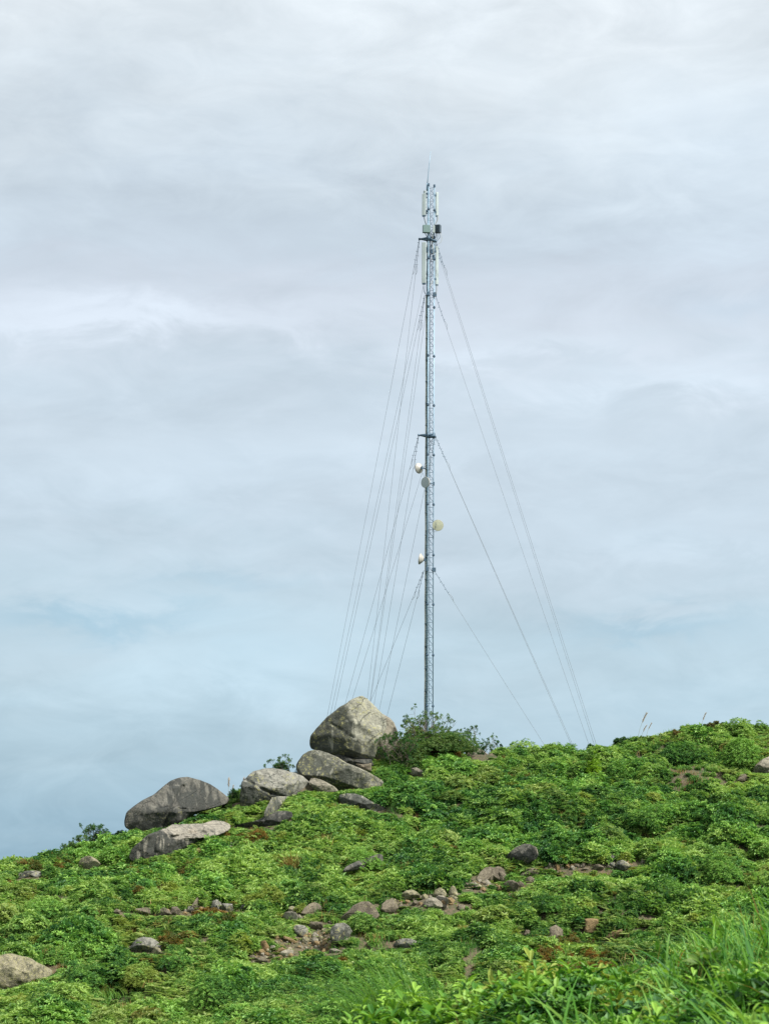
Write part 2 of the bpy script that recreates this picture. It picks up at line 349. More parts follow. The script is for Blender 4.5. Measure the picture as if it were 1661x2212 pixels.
# ------------------------------------------------------------------ terrain, parametrised by picture column u and forward distance
VT = [(1500, 155), (1560, 149), (1600, 145), (1700, 136), (1800, 129), (1900, 122), (2000, 115.5), (2100, 109.5), (2200, 104), (2300, 99), (2400, 94.5)]
_v = np.array([a for a, b in VT], float); _d = np.array([b for a, b in VT], float)
def F_v(dist): return np.interp(dist, _d[::-1], _v[::-1])
def F_d(v): return np.interp(v, _v, _d)
RIDGE = [(-900, 1946), (-300, 1896), (0, 1880), (100, 1870), (160, 1858), (220, 1836), (280, 1814), (340, 1790), (420, 1765), (500, 1728), (560, 1708), (640, 1690),
         (720, 1672), (800, 1655), (860, 1634), (920, 1626), (980, 1630), (1060, 1644), (1110, 1640), (1180, 1632), (1250, 1634), (1300, 1626), (1380, 1607),
         (1450, 1594), (1540, 1578), (1661, 1576), (1800, 1570), (2600, 1590)]
_ru = np.array([a for a, b in RIDGE], float); _rv = np.array([b for a, b in RIDGE], float)
def ridge_v(u): return np.interp(u, _ru, _rv)
CREST = [(-1500, 2560), (0, 2540), (400, 2460), (600, 2400), (800, 2330), (950, 2280), (1100, 2240), (1300, 2180), (1450, 2140), (1661, 2075), (2000, 2000), (3000, 1900)]
_cu = np.array([a for a, b in CREST], float); _cv = np.array([b for a, b in CREST], float)
RD = np.concatenate([np.arange(2., 60, 1.0), np.arange(60, 160, .8), np.arange(160, 260, 6.), np.arange(260, 900, 60.)])
RU = np.concatenate([np.arange(-9000, -600, 300.), np.arange(-600, 2300, 10.), np.arange(2300, 10000, 300.)])
def raw_z(u, dist):
    """ground height on the ray column u at forward distance dist"""
    uc = np.clip(u, -1500, 3000)
    dr = F_d(ridge_v(uc)); dd = np.minimum(dist, dr)
    zh = P(uc, F_v(np.maximum(dd, 95.)), np.maximum(dd, 95.))[..., 2]
    over = np.maximum(dist - dr, 0); zh = zh - over * .10 - np.maximum(over - 14, 0) * .50
    zh = np.maximum(zh, -150)
    zc = P(uc, np.interp(uc, _cu, _cv), np.full_like(uc, 20.))[..., 2]
    # near field: eye-height ground -> crest at 26 m -> small valley at 48 m -> hill foot
    zn = np.where(dist < 20, -1.75 + (zc + 1.75) * np.clip(dist / 20, 0, 1) ** 1.3, 0)
    t = np.clip((dist - 20) / 40, 0, 1); t = t * t * (3 - 2 * t)
    zv = -10.5; za = zc + (zv - zc) * t
    t2 = np.clip((dist - 60) / 35, 0, 1); t2 = t2 ** 1.5; z75 = P(uc, F_v(np.full_like(uc, 95.)), np.full_like(uc, 95.))[..., 2]
    zb = zv + (z75 - zv) * t2
    return np.where(dist < 20, zn, np.where(dist < 60, za, np.where(dist < 95, zb, zh)))
def lump(x, y):
    return (np.sin(x * .55 + 1.3 * np.sin(y * .31)) * np.sin(y * .47 + 1.1 * np.sin(x * .37 + 2)) * .30
            + np.sin(x * 1.3 + y * .9 + 2) * np.sin(y * 1.5 - x * .7) * .26
            + .42 * np.clip((x + 3) / 8, 0, 1) * np.sin(y * .85 + x * .22 + .6 * np.sin(x * .4)) * (y > 92)
            + np.sin(x * 2.3 + 1.7 * np.sin(y * .8)) * np.sin(y * 1.9 + 1.3 * np.sin(x * .9 + 1)) * .17)
UU, DD = np.meshgrid(RU, RD)
ZZ = raw_z(UU, DD)
for _ in range(3):       # soften creases along depth and across
    Zp = np.pad(ZZ, 1, mode='edge'); ZZ = (Zp[1:-1, 1:-1] * 2 + Zp[:-2, 1:-1] + Zp[2:, 1:-1] + Zp[1:-1, :-2] + Zp[1:-1, 2:]) / 6
XX = (UU - CX) / FP * DD * 1.0 / math.cos(PITCH)
# recover x so that each column stays on its picture column for its own height
XX = ((UU - CX) / FP * (DD * math.cos(PITCH) + ZZ * math.sin(PITCH)) - math.sin(ROLL) * (-DD * math.sin(PITCH) + ZZ * math.cos(PITCH))) / math.cos(ROLL)
amp = np.clip((DD - 10) / 40, .15, 1) * np.where(DD < 200, 1, 6)
ZZ = ZZ + lump(XX, DD) * amp
def bil(A, u, d):
    i = np.clip(np.searchsorted(RU, u) - 1, 0, len(RU) - 2); j = np.clip(np.searchsorted(RD, d) - 1, 0, len(RD) - 2)
    a = (u - RU[i]) / (RU[i + 1] - RU[i]); b = (d - RD[j]) / (RD[j + 1] - RD[j])
    return (A[j, i] * (1 - a) + A[j, i + 1] * a) * (1 - b) + (A[j + 1, i] * (1 - a) + A[j + 1, i + 1] * a) * b
def G(u, d):
    u = np.asarray(u, float); d = np.asarray(d, float)
    return np.stack([bil(XX, u, d), d, bil(ZZ, u, d)], -1)
def ground_at(u, v, near=False):
    """first visible ground point on the ray through pixel (u, v) of the hill (or the near knoll)"""
    ds = np.arange(8., 45, .2) if near else np.arange(92., 156, .2)
    g = G(np.full_like(ds, u), ds); pu, pv = proj(g)
    k = np.where(pv <= v)[0]
    if len(k) == 0: k = [int(np.argmin(pv))]
    return float(ds[k[0]]), Vector(g[k[0]].tolist())
nr, nc = UU.shape
TV = np.stack([XX, DD, ZZ], -1).reshape(-1, 3)
idx = np.arange(nr * nc).reshape(nr, nc)
TF = np.stack([idx[:-1, :-1], idx[:-1, 1:], idx[1:, 1:], idx[1:, :-1]], -1).reshape(-1, 4)
tag(link_mesh('ground', TV, TF, M['ground'], smooth=True), kind='structure')
S = 40000.
tag(link_mesh('sea', [(-S, -S, -152), (S, -S, -152), (S, S, -152), (-S, S, -152)], [(0, 1, 2, 3)], sea_mat()), kind='structure')

# ------------------------------------------------------------------ rocks
CROP = {'C5': (648.2, .2764, 1404.4), 'C6': (243.1, .374, 1539.5), 'C7': (0, .3252, 1620.5), 'C8': (540.2, .3577, 1728.5), 'R1': (1080.3, .3496, 1458.4),
        'R2': (1026.3, .3821, 1782.5), 'R3': (1026.3, .2439, 1771.7), 'R4': (540.2, .1951, 1836.6), 'R5': (864.3, .1626, 1836.6)}
def cv(crop, pts):
    a, s, b = CROP[crop]; return np.array([(a + s * x, b + s * y) for x, y in pts])
SPOLY = []
STONES = []       # (u0, u1, v0, v1, dist) for keeping plants from growing over them
_ico = {}
def ico(n):
    if n not in _ico:
        import bmesh
        bm = bmesh.new(); bmesh.ops.create_icosphere(bm, subdivisions=n, radius=1)
        _ico[n] = (np.array([v.co[:] for v in bm.verts]), [tuple(v.index for v in f.verts) for f in bm.faces]); bm.free()
    return _ico[n]
def radial(poly):
    c = (poly.max(0) + poly.min(0)) / 2
    c = c * .5 + poly.mean(0) * .5
    q = poly - c; K = 360; r = np.zeros(K)
    for k in range(K):
        t = 2 * math.pi * k / K; d = np.array((math.cos(t), math.sin(t))); best = 0
        for i in range(len(q)):
            a = q[i]; e = q[(i + 1) % len(q)] - a; den = d[0] * e[1] - d[1] * e[0]
            if abs(den) < 1e-9: continue
            s = (a[0] * e[1] - a[1] * e[0]) / den; w = (a[0] * d[1] - a[1] * d[0]) / den
            if s > 0 and -1e-6 <= w <= 1 + 1e-6: best = max(best, s)
        r[k] = best
    r[r == 0] = r[r > 0].mean()
    for _ in range(4): r = (np.roll(r, 1) + 2 * r + np.roll(r, -1)) / 4
    return c, r
def fnoise(p, sc, seed, oct=4):
    s = Vector((seed * 7.13, seed * 3.71, seed * 5.17))
    return np.array([mn.fractal(Vector(q) * sc + s, 1.0, 2.0, oct) for q in p.tolist()])
def wpx_(p): return p[:, 0].max() - p[:, 0].min()
def foot(poly, q):
    """lowest outline point near fraction q of the width"""
    u0, u1 = poly[:, 0].min(), poly[:, 0].max(); t = u0 + (u1 - u0) * q; best = None
    for i in range(len(poly)):
        a = poly[i]; b = poly[(i + 1) % len(poly)]
        if (a[0] - t) * (b[0] - t) <= 0 and abs(a[0] - b[0]) > 1e-6:
            v = a[1] + (b[1] - a[1]) * (t - a[0]) / (b[0] - a[0]); best = v if best is None else max(best, v)
    return t, best
def rock(name, poly, mat, label, dist=None, push=0., thick=.8, cuts=(), rough=.05, sink=.12, block=.8, group=None, facets=0, lob=0., seed=None, grooves=(), slope=None):
    seed = seed if seed is not None else len(STONES) + 1
    rr = random.Random(seed)
    if wpx_(poly) < 32: poly = np.stack([poly[:, 0].mean() + (poly[:, 0] - poly[:, 0].mean()) * 1.12, poly[:, 1].max() + (poly[:, 1] - poly[:, 1].max()) * 1.25], -1)
    c, r = radial(poly); umin, vmin = poly.min(0); umax, vmax = poly.max(0)
    wpx = umax - umin; hpx = vmax - vmin
    if dist is None:
        ft = [foot(poly, q) for q in (.2, .5, .8)]
        gd = [ground_at(float(np.clip(a, -500, 2200)), float(b - .04 * hpx))[0] for a, b in ft]
        if slope is None: slope = (gd[2] - gd[0]) / (ft[2][0] - ft[0][0]) if wpx > 25 else 0.
        dist = sum(gd) / 3 + (.10 if wpx > 50 else -.22) * thick * min(wpx, 2 * hpx) / FP * gd[1] + slope * ((umax + umin) / 2 - ft[1][0])
    slope = slope or 0.; dist -= push
    px = dist / FP / math.cos(PITCH) * 1.0
    n = 6 if wpx > 90 else 5 if wpx > 35 else 4 if wpx > 12 else 3
    v, f = ico(n)
    th = np.arctan2(-v[:, 2], v[:, 0])        # picture angle, v down
    s = np.sqrt(v[:, 0] ** 2 + v[:, 2] ** 2)
    R = np.interp((th % (2 * math.pi)) / (2 * math.pi) * 360, np.arange(361), np.append(r, r[0]))
    down = np.clip(np.sin(th), 0, 1); R = R * (1 + sink * down)
    Rm = r.mean(); sp = np.power(s, block)
    X = R * sp * np.cos(th); Z = -R * sp * np.sin(th)
    T = Rm * thick * (.65 + .35 * R / Rm)
    Y = np.sign(v[:, 1]) * np.power(np.abs(v[:, 1]), block) * T
    p = np.stack([X, Y, Z], -1)
    ext = 1.0 * np.array((np.abs(X).max(), T.max(), np.abs(Z).max()))
    cl = list(cuts)
    for _ in range(facets + (3 if wpx > 60 else 1)):
        a = rr.uniform(0, 6.28); cl.append((math.cos(a) * .6, -rr.uniform(.5, 1), math.sin(a) * .6, rr.uniform(.62, .78)))
    for (a, b, e, h) in cl:
        nn = np.array((a, b, e)); nn = nn / np.linalg.norm(nn); q = p / ext; d = q @ nn - h
        p = (q - np.where(d > 0, d * .93, 0)[:, None] * nn) * ext
    for (x0, z0, x1, z1, wd, dp) in grooves:     # cracks and ledges, px from the centre
        a = np.array((x0, z0)); e = np.array((x1 - x0, z1 - z0)); L2 = (e ** 2).sum()
        q = p[:, [0, 2]] - a; t = np.clip((q @ e) / L2, 0, 1); dd = np.linalg.norm(q - t[:, None] * e, axis=1)
        p[:, 1] += np.where(p[:, 1] < Rm * .3, 1, 0) * dp * np.exp(-(dd / wd) ** 2)
    pn = p / Rm
    nrm = v
    disp = fnoise(pn, 1.1, seed, 3) * rough * 1.2 + fnoise(pn, 3.2, seed + 9, 4) * rough * .6
    if n >= 5: disp = disp + np.abs(fnoise(pn, 2.0, seed + 4, 3)) * rough * -.5
    p = p + nrm * disp[:, None] * Rm * np.array((.6, 1.4, .6))
    ctr = PV(c[0], c[1], dist)
    zax = Vector(_U.tolist()); xax = Vector(_R.tolist())
    w = p * px
    # picture plane axes at this distance: keep upright in the world
    wp = P(c[0] + p[:, 0], c[1] - p[:, 2], dist + w[:, 1] + slope * p[:, 0]) - np.array(ctr[:])
    o = link_mesh(name, wp, f, mat, smooth=True); o.location = ctr
    STONES.append((umin, umax, vmin, vmax, dist, T.mean() * px)); SPOLY.append((poly, slope, (umin + umax) / 2))
    tag(o, label, 'boulder' if wpx > 45 else 'rock', group); return o

BO = 'boulders on the hillside'
def big(crop, pts, mat, label, **k): return rock('boulder', cv(crop, pts), M[mat], label, group=BO, **k)
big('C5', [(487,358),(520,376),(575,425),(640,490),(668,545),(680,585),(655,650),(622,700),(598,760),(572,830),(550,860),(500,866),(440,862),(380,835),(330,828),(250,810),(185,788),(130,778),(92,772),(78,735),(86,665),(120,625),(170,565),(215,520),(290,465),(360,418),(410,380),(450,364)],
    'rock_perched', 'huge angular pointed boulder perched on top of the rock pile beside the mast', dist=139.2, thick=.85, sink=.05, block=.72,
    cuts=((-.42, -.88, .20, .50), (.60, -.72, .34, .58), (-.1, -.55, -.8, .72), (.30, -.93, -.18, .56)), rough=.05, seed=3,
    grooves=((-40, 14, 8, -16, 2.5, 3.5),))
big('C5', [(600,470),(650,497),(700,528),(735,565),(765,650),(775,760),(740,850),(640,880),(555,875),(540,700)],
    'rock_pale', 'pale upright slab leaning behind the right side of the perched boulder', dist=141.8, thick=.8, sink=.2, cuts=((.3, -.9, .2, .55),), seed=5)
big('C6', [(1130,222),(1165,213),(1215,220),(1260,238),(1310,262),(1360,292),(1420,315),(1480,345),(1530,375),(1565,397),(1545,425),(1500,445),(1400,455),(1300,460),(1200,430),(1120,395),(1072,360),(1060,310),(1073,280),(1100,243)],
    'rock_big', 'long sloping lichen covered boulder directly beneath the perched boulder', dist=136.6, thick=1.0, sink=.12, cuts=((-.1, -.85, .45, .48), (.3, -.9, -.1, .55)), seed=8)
big('C5', [(240,800),(340,825),(440,850),(560,850),(570,900),(500,925),(420,930),(330,890)], 'rock_dark', 'dark wedge stone squeezed in the gap under the perched boulder', dist=139.0, thick=1.0, sink=.2, seed=11)
big('C5', [(440,900),(500,905),(555,895),(552,950),(520,955),(470,925)], 'rock_brown', 'small brown block filling the gap at the right end under the perched boulder', dist=138.0, thick=.8, seed=12)
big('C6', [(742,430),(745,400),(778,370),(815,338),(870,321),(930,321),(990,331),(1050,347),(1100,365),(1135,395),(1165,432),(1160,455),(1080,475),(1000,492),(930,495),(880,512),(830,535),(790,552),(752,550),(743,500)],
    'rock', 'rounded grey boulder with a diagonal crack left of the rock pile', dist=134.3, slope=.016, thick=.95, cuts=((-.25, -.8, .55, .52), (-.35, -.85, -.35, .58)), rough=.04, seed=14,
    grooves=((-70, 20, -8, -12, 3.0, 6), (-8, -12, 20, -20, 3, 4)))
big('C6', [(1143,376),(1170,373),(1230,398),(1280,425),(1305,452),(1200,462),(1160,440),(1136,400)], 'rock_pale', 'small pale flat slab between the cracked boulder and the long sloping boulder', dist=134.8, thick=.7, cuts=((0,-.6,.8,.4),), seed=15)
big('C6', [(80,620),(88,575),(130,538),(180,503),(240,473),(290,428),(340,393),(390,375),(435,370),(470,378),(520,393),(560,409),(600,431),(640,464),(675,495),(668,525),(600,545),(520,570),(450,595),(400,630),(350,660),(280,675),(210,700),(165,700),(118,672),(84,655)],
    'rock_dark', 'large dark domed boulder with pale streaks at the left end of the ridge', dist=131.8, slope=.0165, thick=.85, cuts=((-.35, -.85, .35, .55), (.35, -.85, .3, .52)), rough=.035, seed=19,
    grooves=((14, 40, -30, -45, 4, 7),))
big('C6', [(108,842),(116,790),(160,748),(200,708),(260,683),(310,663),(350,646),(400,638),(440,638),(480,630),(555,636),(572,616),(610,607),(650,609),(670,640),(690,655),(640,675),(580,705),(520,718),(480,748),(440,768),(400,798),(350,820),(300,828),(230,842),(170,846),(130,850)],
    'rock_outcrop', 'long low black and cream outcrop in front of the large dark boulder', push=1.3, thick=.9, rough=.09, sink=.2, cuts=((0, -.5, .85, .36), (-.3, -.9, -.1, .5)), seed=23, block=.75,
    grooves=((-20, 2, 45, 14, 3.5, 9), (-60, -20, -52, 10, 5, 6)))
big('C6', [(878,595),(885,562),(905,518),(920,488),(960,483),(1020,484),(1052,494),(1015,515),(988,550),(978,575),(920,604)], 'rock', 'upright grey stump shaped rock below the cracked boulder', thick=.9, facets=3, seed=29)
big('C6', [(1044,602),(1037,574),(1000,566),(950,568),(900,592),(850,616),(780,642),(690,656),(700,672),(830,672),(900,672),(960,648),(1010,620)], 'rock_dark', 'dark flat tongue of rock running down left below the stump shaped rock', thick=.7, sink=.2, seed=31)
big('C6', [(1308,475),(1350,465),(1400,468),(1440,478),(1480,503),(1540,533),(1595,567),(1560,590),(1480,570),(1400,550),(1330,535),(1308,505)], 'rock', 'wedge shaped grey rock in shrubs right below the rock pile', thick=.7, facets=2, seed=34)
big('C6', [(1330,922),(1350,888),(1400,863),(1470,836),(1530,816),(1562,820),(1562,862),(1540,885),(1480,890),(1400,912)], 'rock_dark', 'smooth dark slab sunk in shrubs in the middle of the slope', push=1.2, thick=.6, seed=36)
big('C6', [(586,806),(620,768),(650,753),(714,750),(704,772),(650,796),(606,812)], 'rock', 'small wedge of rock right of the long black and cream outcrop', thick=.7, facets=2, seed=38)
big('C6', [(483,820),(487,793),(500,788),(512,795),(514,820)], 'rock_tan', 'tiny tan stone just below the right end of the black and cream outcrop', seed=39)
big('C7', [(525,748),(543,718),(575,703),(610,704),(642,723),(672,757),(645,780),(600,792),(560,792),(533,775)], 'rock_lichen', 'round yellowish lichened boulder alone on the left slope', thick=.9, facets=2, seed=41)
big('C7', [(103,838),(130,813),(180,800),(240,800),(292,810),(302,840),(240,848),(180,852),(122,856)], 'rock', 'low flat grey rock near the left edge of the slope', thick=.7, seed=43)
big('C7', [(-80,1440),(-20,1372),(30,1352),(90,1350),(150,1368),(200,1378),(250,1408),(300,1433),(355,1467),(335,1500),(250,1530),(200,1560),(150,1590),(60,1605),(-60,1600)],
    'rock_lichen', 'big lichen mottled boulder cut by the left edge of the picture', thick=.9, cuts=((.2, -.7, .6, .5), (-.2, -.9, -.2, .6)), seed=47)
big('C7', [(850,1330),(880,1283),(910,1253),(950,1240),(1000,1243),(1040,1263),(1085,1303),(1060,1340),(980,1355),(890,1355)], 'rock', 'grey humped boulder low on the left slope', thick=.9, seed=49, facets=2)
big('C7', [(1008,1348),(1030,1318),(1060,1323),(1080,1352),(1040,1360)], 'rock_lichen', 'small yellow stone at the right foot of the grey humped boulder', seed=50)
big('C7', [(1276,1035),(1305,985),(1350,948),(1392,933),(1394,992),(1352,1025),(1305,1045)], 'rock_brown', 'leaning brown slab above the row of stones on the left slope', thick=.7, facets=2, seed=53)
big('C7', [(1366,1228),(1388,1203),(1425,1188),(1415,1230)], 'rock', 'small grey pointed stone beside the yellow lichened stone', seed=55)
big('C7', [(1428,1235),(1440,1203),(1462,1193),(1492,1213),(1505,1268),(1482,1284),(1450,1250)], 'rock_lichen', 'yellow lichened upright stone on the lower left slope', facets=2, seed=57)
big('C7', [(615,1394),(660,1363),(708,1352),(695,1384),(640,1404)], 'rock_orange', 'rusty flat stone in shrubs left of the grey humped boulder', seed=59)
big('C7', [(1018,902),(1035,881),(1070,883),(1088,902),(1050,914)], 'rock_brown', 'small brown stone hidden in shrubs below the black and cream outcrop', seed=60)
big('R4', [(570,695),(600,638),(650,598),(710,573),(752,588),(795,625),(790,670),(700,700),(620,706)], 'rock_brown', 'brown domed rock at the head of the rubble, left of the largest smooth boulder', facets=2, seed=61, thick=.8)
big('R4', [(476,862),(500,830),(550,823),(600,833),(645,870),(645,930),(570,968),(510,925)], 'rock', 'rounded pale grey rock left of the bare rubble patch', seed=63)
big('R4', [(884,900),(898,858),(950,813),(1040,803),(1100,838),(1135,900),(1090,962),(1045,988),(1022,1045),(960,1068),(905,1012)], 'rock', 'smooth blue grey boulder standing in the bare rubble patch', thick=.9, cuts=((.5, -.7, -.3, .55), (-.2, -.8, .5, .62)), seed=65)
big('R4', [(985,800),(1015,740),(1080,678),(1150,608),(1230,568),(1310,566),(1360,598),(1402,658),(1436,722),(1390,770),(1250,790),(1120,800),(1040,812)], 'rock_brown', 'large smooth brown domed boulder at centre of the lower slope', thick=.85, rough=.03, cuts=((.4,-.8,.3,.6),), seed=67)
big('R4', [(1055,765),(1068,713),(1120,688),(1180,688),(1218,730),(1195,775),(1110,785)], 'rock_lichen', 'small yellow mottled stone against the foot of the large smooth brown boulder', dist=None, seed=69)
big('R4', [(1445,665),(1458,600),(1510,548),(1570,538),(1622,573),(1645,640),(1590,688),(1500,696)], 'rock_brown', 'brown egg shaped rock just right of the large smooth brown boulder', thick=.9, seed=71)
big('C8', [(862,885),(880,848),(920,836),(970,836),(1008,853),(1004,886),(930,895)], 'rock', 'low grey rock in shrubs above the tall green grass', seed=73, thick=.8)
big('R4', [(108,1090),(130,1028),(170,1023),(208,1080),(195,1120),(140,1125)], 'rock_orange', 'rusty brown stone at the left edge of the lower rubble', seed=75)
big('R5', [(5,645),(18,580),(80,533),(170,523),(235,560),(270,600),(245,630),(170,650),(80,655)], 'rock_lichen', 'rounded lichen edged rock at the left of the pale stone pile', thick=.9, facets=2, seed=77)
big('R5', [(435,610),(470,548),(530,523),(580,548),(608,590),(592,628),(500,638)], 'rock_lichen', 'rounded tan lichened rock at the top of the pale stone pile', facets=2, seed=79)
big('R5', [(650,575),(665,523),(700,501),(725,513),(748,560),(765,615),(700,628),(662,605)], 'rock_lichen', 'upright pale stone with a yellow right edge in the stone pile', facets=2, seed=81)
big('R5', [(305,705),(350,648),(420,618),(480,638),(540,678),(580,745),(500,770),(400,760),(325,745)], 'rock_pale', 'largest pale grey rock at the front of the stone pile', facets=3, seed=83)
big('R5', [(470,650),(500,628),(560,638),(622,648),(642,718),(570,725)], 'rock_pale', 'grey striped stone behind the largest pale rock of the pile', facets=3, seed=85)
big('R5', [(762,795),(768,748),(830,738),(862,753),(845,795),(800,812)], 'rock_brown', 'dark brown stone below the right end of the stone pile', seed=87)
big('R5', [(1010,405),(1018,358),(1060,288),(1130,228),(1200,216),(1245,232),(1300,211),(1360,238),(1420,288),(1442,350),(1422,415),(1360,435),(1250,405),(1190,425),(1100,428)],
    'rock_brown', 'brown boulder split down the middle by a pale crack', thick=.9, rough=.03, grooves=((0, 16, -9, -14, 1.6, 5),), seed=89)
big('R5', [(1306,405),(1313,318),(1350,308),(1402,348),(1430,402),(1370,440)], 'rock_brown', 'pale brown lobe of rock against the right foot of the split boulder', dist=None, seed=91)
big('R5', [(1360,505),(1375,438),(1430,403),(1500,398),(1562,428),(1585,472),(1545,528),(1440,542)], 'rock_brown', 'round brown striped rock below the split boulder', thick=.9, seed=93)
big('R5', [(375,475),(400,418),(470,416),(515,448),(505,485),(430,495)], 'rock_brown', 'dark brown stone in shadowed shrubs above the stone pile', seed=95)
big('R3', [(250,345),(300,288),(360,238),(420,213),(480,210),(542,238),(556,300),(535,345),(450,380),(400,360),(320,340)], 'rock_outcrop', 'dark boulder with pale chipped edges in the middle of the right slope', push=1.2, thick=.8, cuts=((0,-.85,.5,.45),(.5,-.8,.1,.5)), seed=97)
big('R3', [(395,495),(420,448),(470,423),(530,423),(575,448),(545,495),(470,502)], 'rock_brown', 'low brown rock right of the split boulder', seed=99)
big('R1', [(1555,620),(1568,558),(1610,518),(1661,500),(1730,505),(1770,590),(1700,622),(1600,618)], 'rock_pale', 'pale knobbly boulder cut by the right edge of the picture', thick=.9, rough=.08, seed=101)
big('R1', [(1462,654),(1485,623),(1510,620),(1534,642),(1510,660)], 'rock_brown', 'small brown stone left of the pale knobbly boulder at the right edge', seed=103)
big('R2', [(621,604),(622,544),(655,542),(691,545),(690,604)], 'rock_tan', 'square reddish tan block on the lower right slope', seed=105, block=.45, thick=.7, rough=.03)
big('R2', [(422,645),(424,593),(455,581),(492,604),(494,645),(455,655)], 'rock_brown', 'brown upright stone behind the rusty shrubs', seed=107)
big('R2', [(273,625),(285,598),(305,600),(313,628)], 'rock_brown', 'small brown stone left of the brown upright stone behind the rusty shrubs', seed=108)
big('R2', [(725,645),(760,603),(830,588),(830,618),(780,655)], 'rock_tan', 'tan sloping slab right of the square tan block', seed=109)
big('C8', [(208,1170),(230,1138),(290,1131),(303,1147),(262,1170)], 'rock_tan', 'flat tan stone alone low in the bottom shrubs', seed=110)
big('C5', [(845,965),(863,923),(910,916),(952,938),(970,968),(900,982)], 'rock_pale', 'pale rock with a pointed top in green shrubs below the mast', seed=111, facets=2)
big('C5', [(975,700),(1005,658),(1060,662),(1120,688),(1180,718),(1215,765),(1100,800),(990,790)], 'rock_pale', 'pale rounded boulder behind the shrubs at the foot of the mast', dist=146.5, seed=112)
big('C5', [(1280,775),(1330,733),(1390,758),(1450,798),(1515,852),(1430,885),(1310,860)], 'rock_pale', 'pale sloping rock behind the bare twigs right of the mast', dist=146, seed=113)
SM = {}
def smalls(cluster, crop, lst):
    L_ = []
    for pts, mat in lst: L_.append((cv(crop, pts), mat))
    SM.setdefault(cluster, []).extend(L_)
smalls('stone heap left of the domed boulder', 'R4', [([(386,695),(390,653),(430,643),(442,682),(420,704)], 'rock_brown'), ([(428,695),(438,643),(470,632),(522,658),(532,698),(480,702)], 'rock_lichen'),
    ([(370,745),(390,708),(440,696),(500,706),(528,742),(500,785),(420,768)], 'rock_pale'), ([(517,775),(523,733),(550,726),(575,755),(552,790)], 'rock_pale')])
smalls('rubble beside the blue grey boulder', 'R4', [([(578,832),(640,833),(688,875),(662,895),(620,858)], 'rock_tan'), ([(648,855),(663,813),(730,808),(792,818),(804,865),(720,888)], 'rock_brown'),
    ([(367,990),(380,965),(430,977),(503,1010),(492,1034),(430,1016)], 'rock_tan'), ([(576,1015),(588,973),(620,968),(653,995),(642,1026),(600,1036)], 'rock_lichen'),
    ([(756,995),(768,963),(800,963),(815,995),(792,1020)], 'rock_lichen'), ([(697,1055),(713,1018),(750,1018),(768,1045),(742,1076)], 'rock_tan'), ([(753,1033),(768,1013),(797,1018),(793,1044)], 'rock_tan'),
    ([(807,1015),(818,990),(852,993),(858,1018),(830,1030)], 'rock_tan'), ([(880,1145),(888,1103),(940,1098),(994,1118),(990,1148)], 'rock_pale'), ([(820,1075),(840,1050),(890,1055),(905,1090),(860,1100)], 'rock_brown'),
    ([(640,1040),(655,1022),(682,1026),(685,1048)], 'rock_tan'), ([(780,1100),(795,1080),(825,1085),(830,1108)], 'rock_orange')])
smalls('rubble tail below the bare patch', 'R4', [([(222,1100),(233,1066),(270,1066),(285,1097),(255,1114)], 'rock_pale'), ([(82,1143),(98,1110),(140,1108),(175,1135),(152,1160),(105,1160)], 'rock_tan'),
    ([(156,1170),(168,1138),(205,1143),(218,1172),(182,1190)], 'rock_orange'), ([(-5,1205),(8,1173),(50,1176),(84,1207),(40,1226)], 'rock_brown'), ([(76,1245),(88,1203),(150,1198),(198,1230),(162,1260)], 'rock_brown'),
    ([(326,1175),(348,1133),(410,1113),(478,1123),(474,1155),(390,1182)], 'rock_pale'), ([(296,1135),(318,1098),(360,1088),(393,1110),(342,1145)], 'rock_tan'), ([(520,1080),(535,1062),(565,1066),(570,1085)], 'rock_tan'),
    ([(405,1100),(420,1080),(450,1084),(452,1104)], 'rock_lichen')])
smalls('pale stone pile at centre right', 'R5', [([(528,520),(570,498),(613,520),(602,556),(560,548)], 'rock_brown'), ([(283,645),(298,608),(330,593),(368,620),(362,655),(320,666)], 'rock_lichen'),
    ([(618,652),(680,643),(724,680),(692,716),(640,714)], 'rock_tan'), ([(637,622),(700,608),(764,635),(732,660),(660,645)], 'rock_lichen'), ([(157,725),(178,683),(215,678),(234,710),(202,746)], 'rock_brown'),
    ([(237,725),(258,698),(297,703),(294,736)], 'rock_tan'), ([(52,695),(80,666),(124,685),(107,716)], 'rock_tan'), ([(-5,705),(8,678),(37,690),(32,720)], 'rock_tan'), ([(-20,535),(-12,508),(15,505),(22,530),(0,545)], 'rock_lichen'),
    ([(640,725),(665,708),(700,712),(705,735)], 'rock_tan'), ([(730,745),(740,728),(765,730),(768,748)], 'rock_tan'), ([(780,708),(790,692),(812,696),(815,712)], 'rock_lichen')])
smalls('loose stones left of the split boulder', 'R5', [([(787,515),(803,483),(830,478),(844,505),(822,526)], 'rock_pale'), ([(837,475),(868,443),(920,450),(932,482),(872,494)], 'rock_brown'),
    ([(912,465),(943,438),(978,453),(979,484),(940,496)], 'rock_pale'), ([(857,540),(870,520),(932,525),(922,550)], 'rock_lichen'), ([(1057,545),(1063,503),(1110,501),(1143,525),(1122,551)], 'rock_tan'),
    ([(1057,445),(1080,423),(1162,418),(1168,444),(1100,464)], 'rock_brown')])
smalls('small stones around the striped rock', 'R5', [([(1297,535),(1303,483),(1352,478),(1368,522),(1332,550)], 'rock_tan'), ([(1437,540),(1450,508),(1492,513),(1503,542)], 'rock_lichen'),
    ([(1512,528),(1530,493),(1572,498),(1578,532)], 'rock_lichen'), ([(1565,440),(1600,428),(1645,460),(1622,495),(1585,500)], 'rock_brown')])
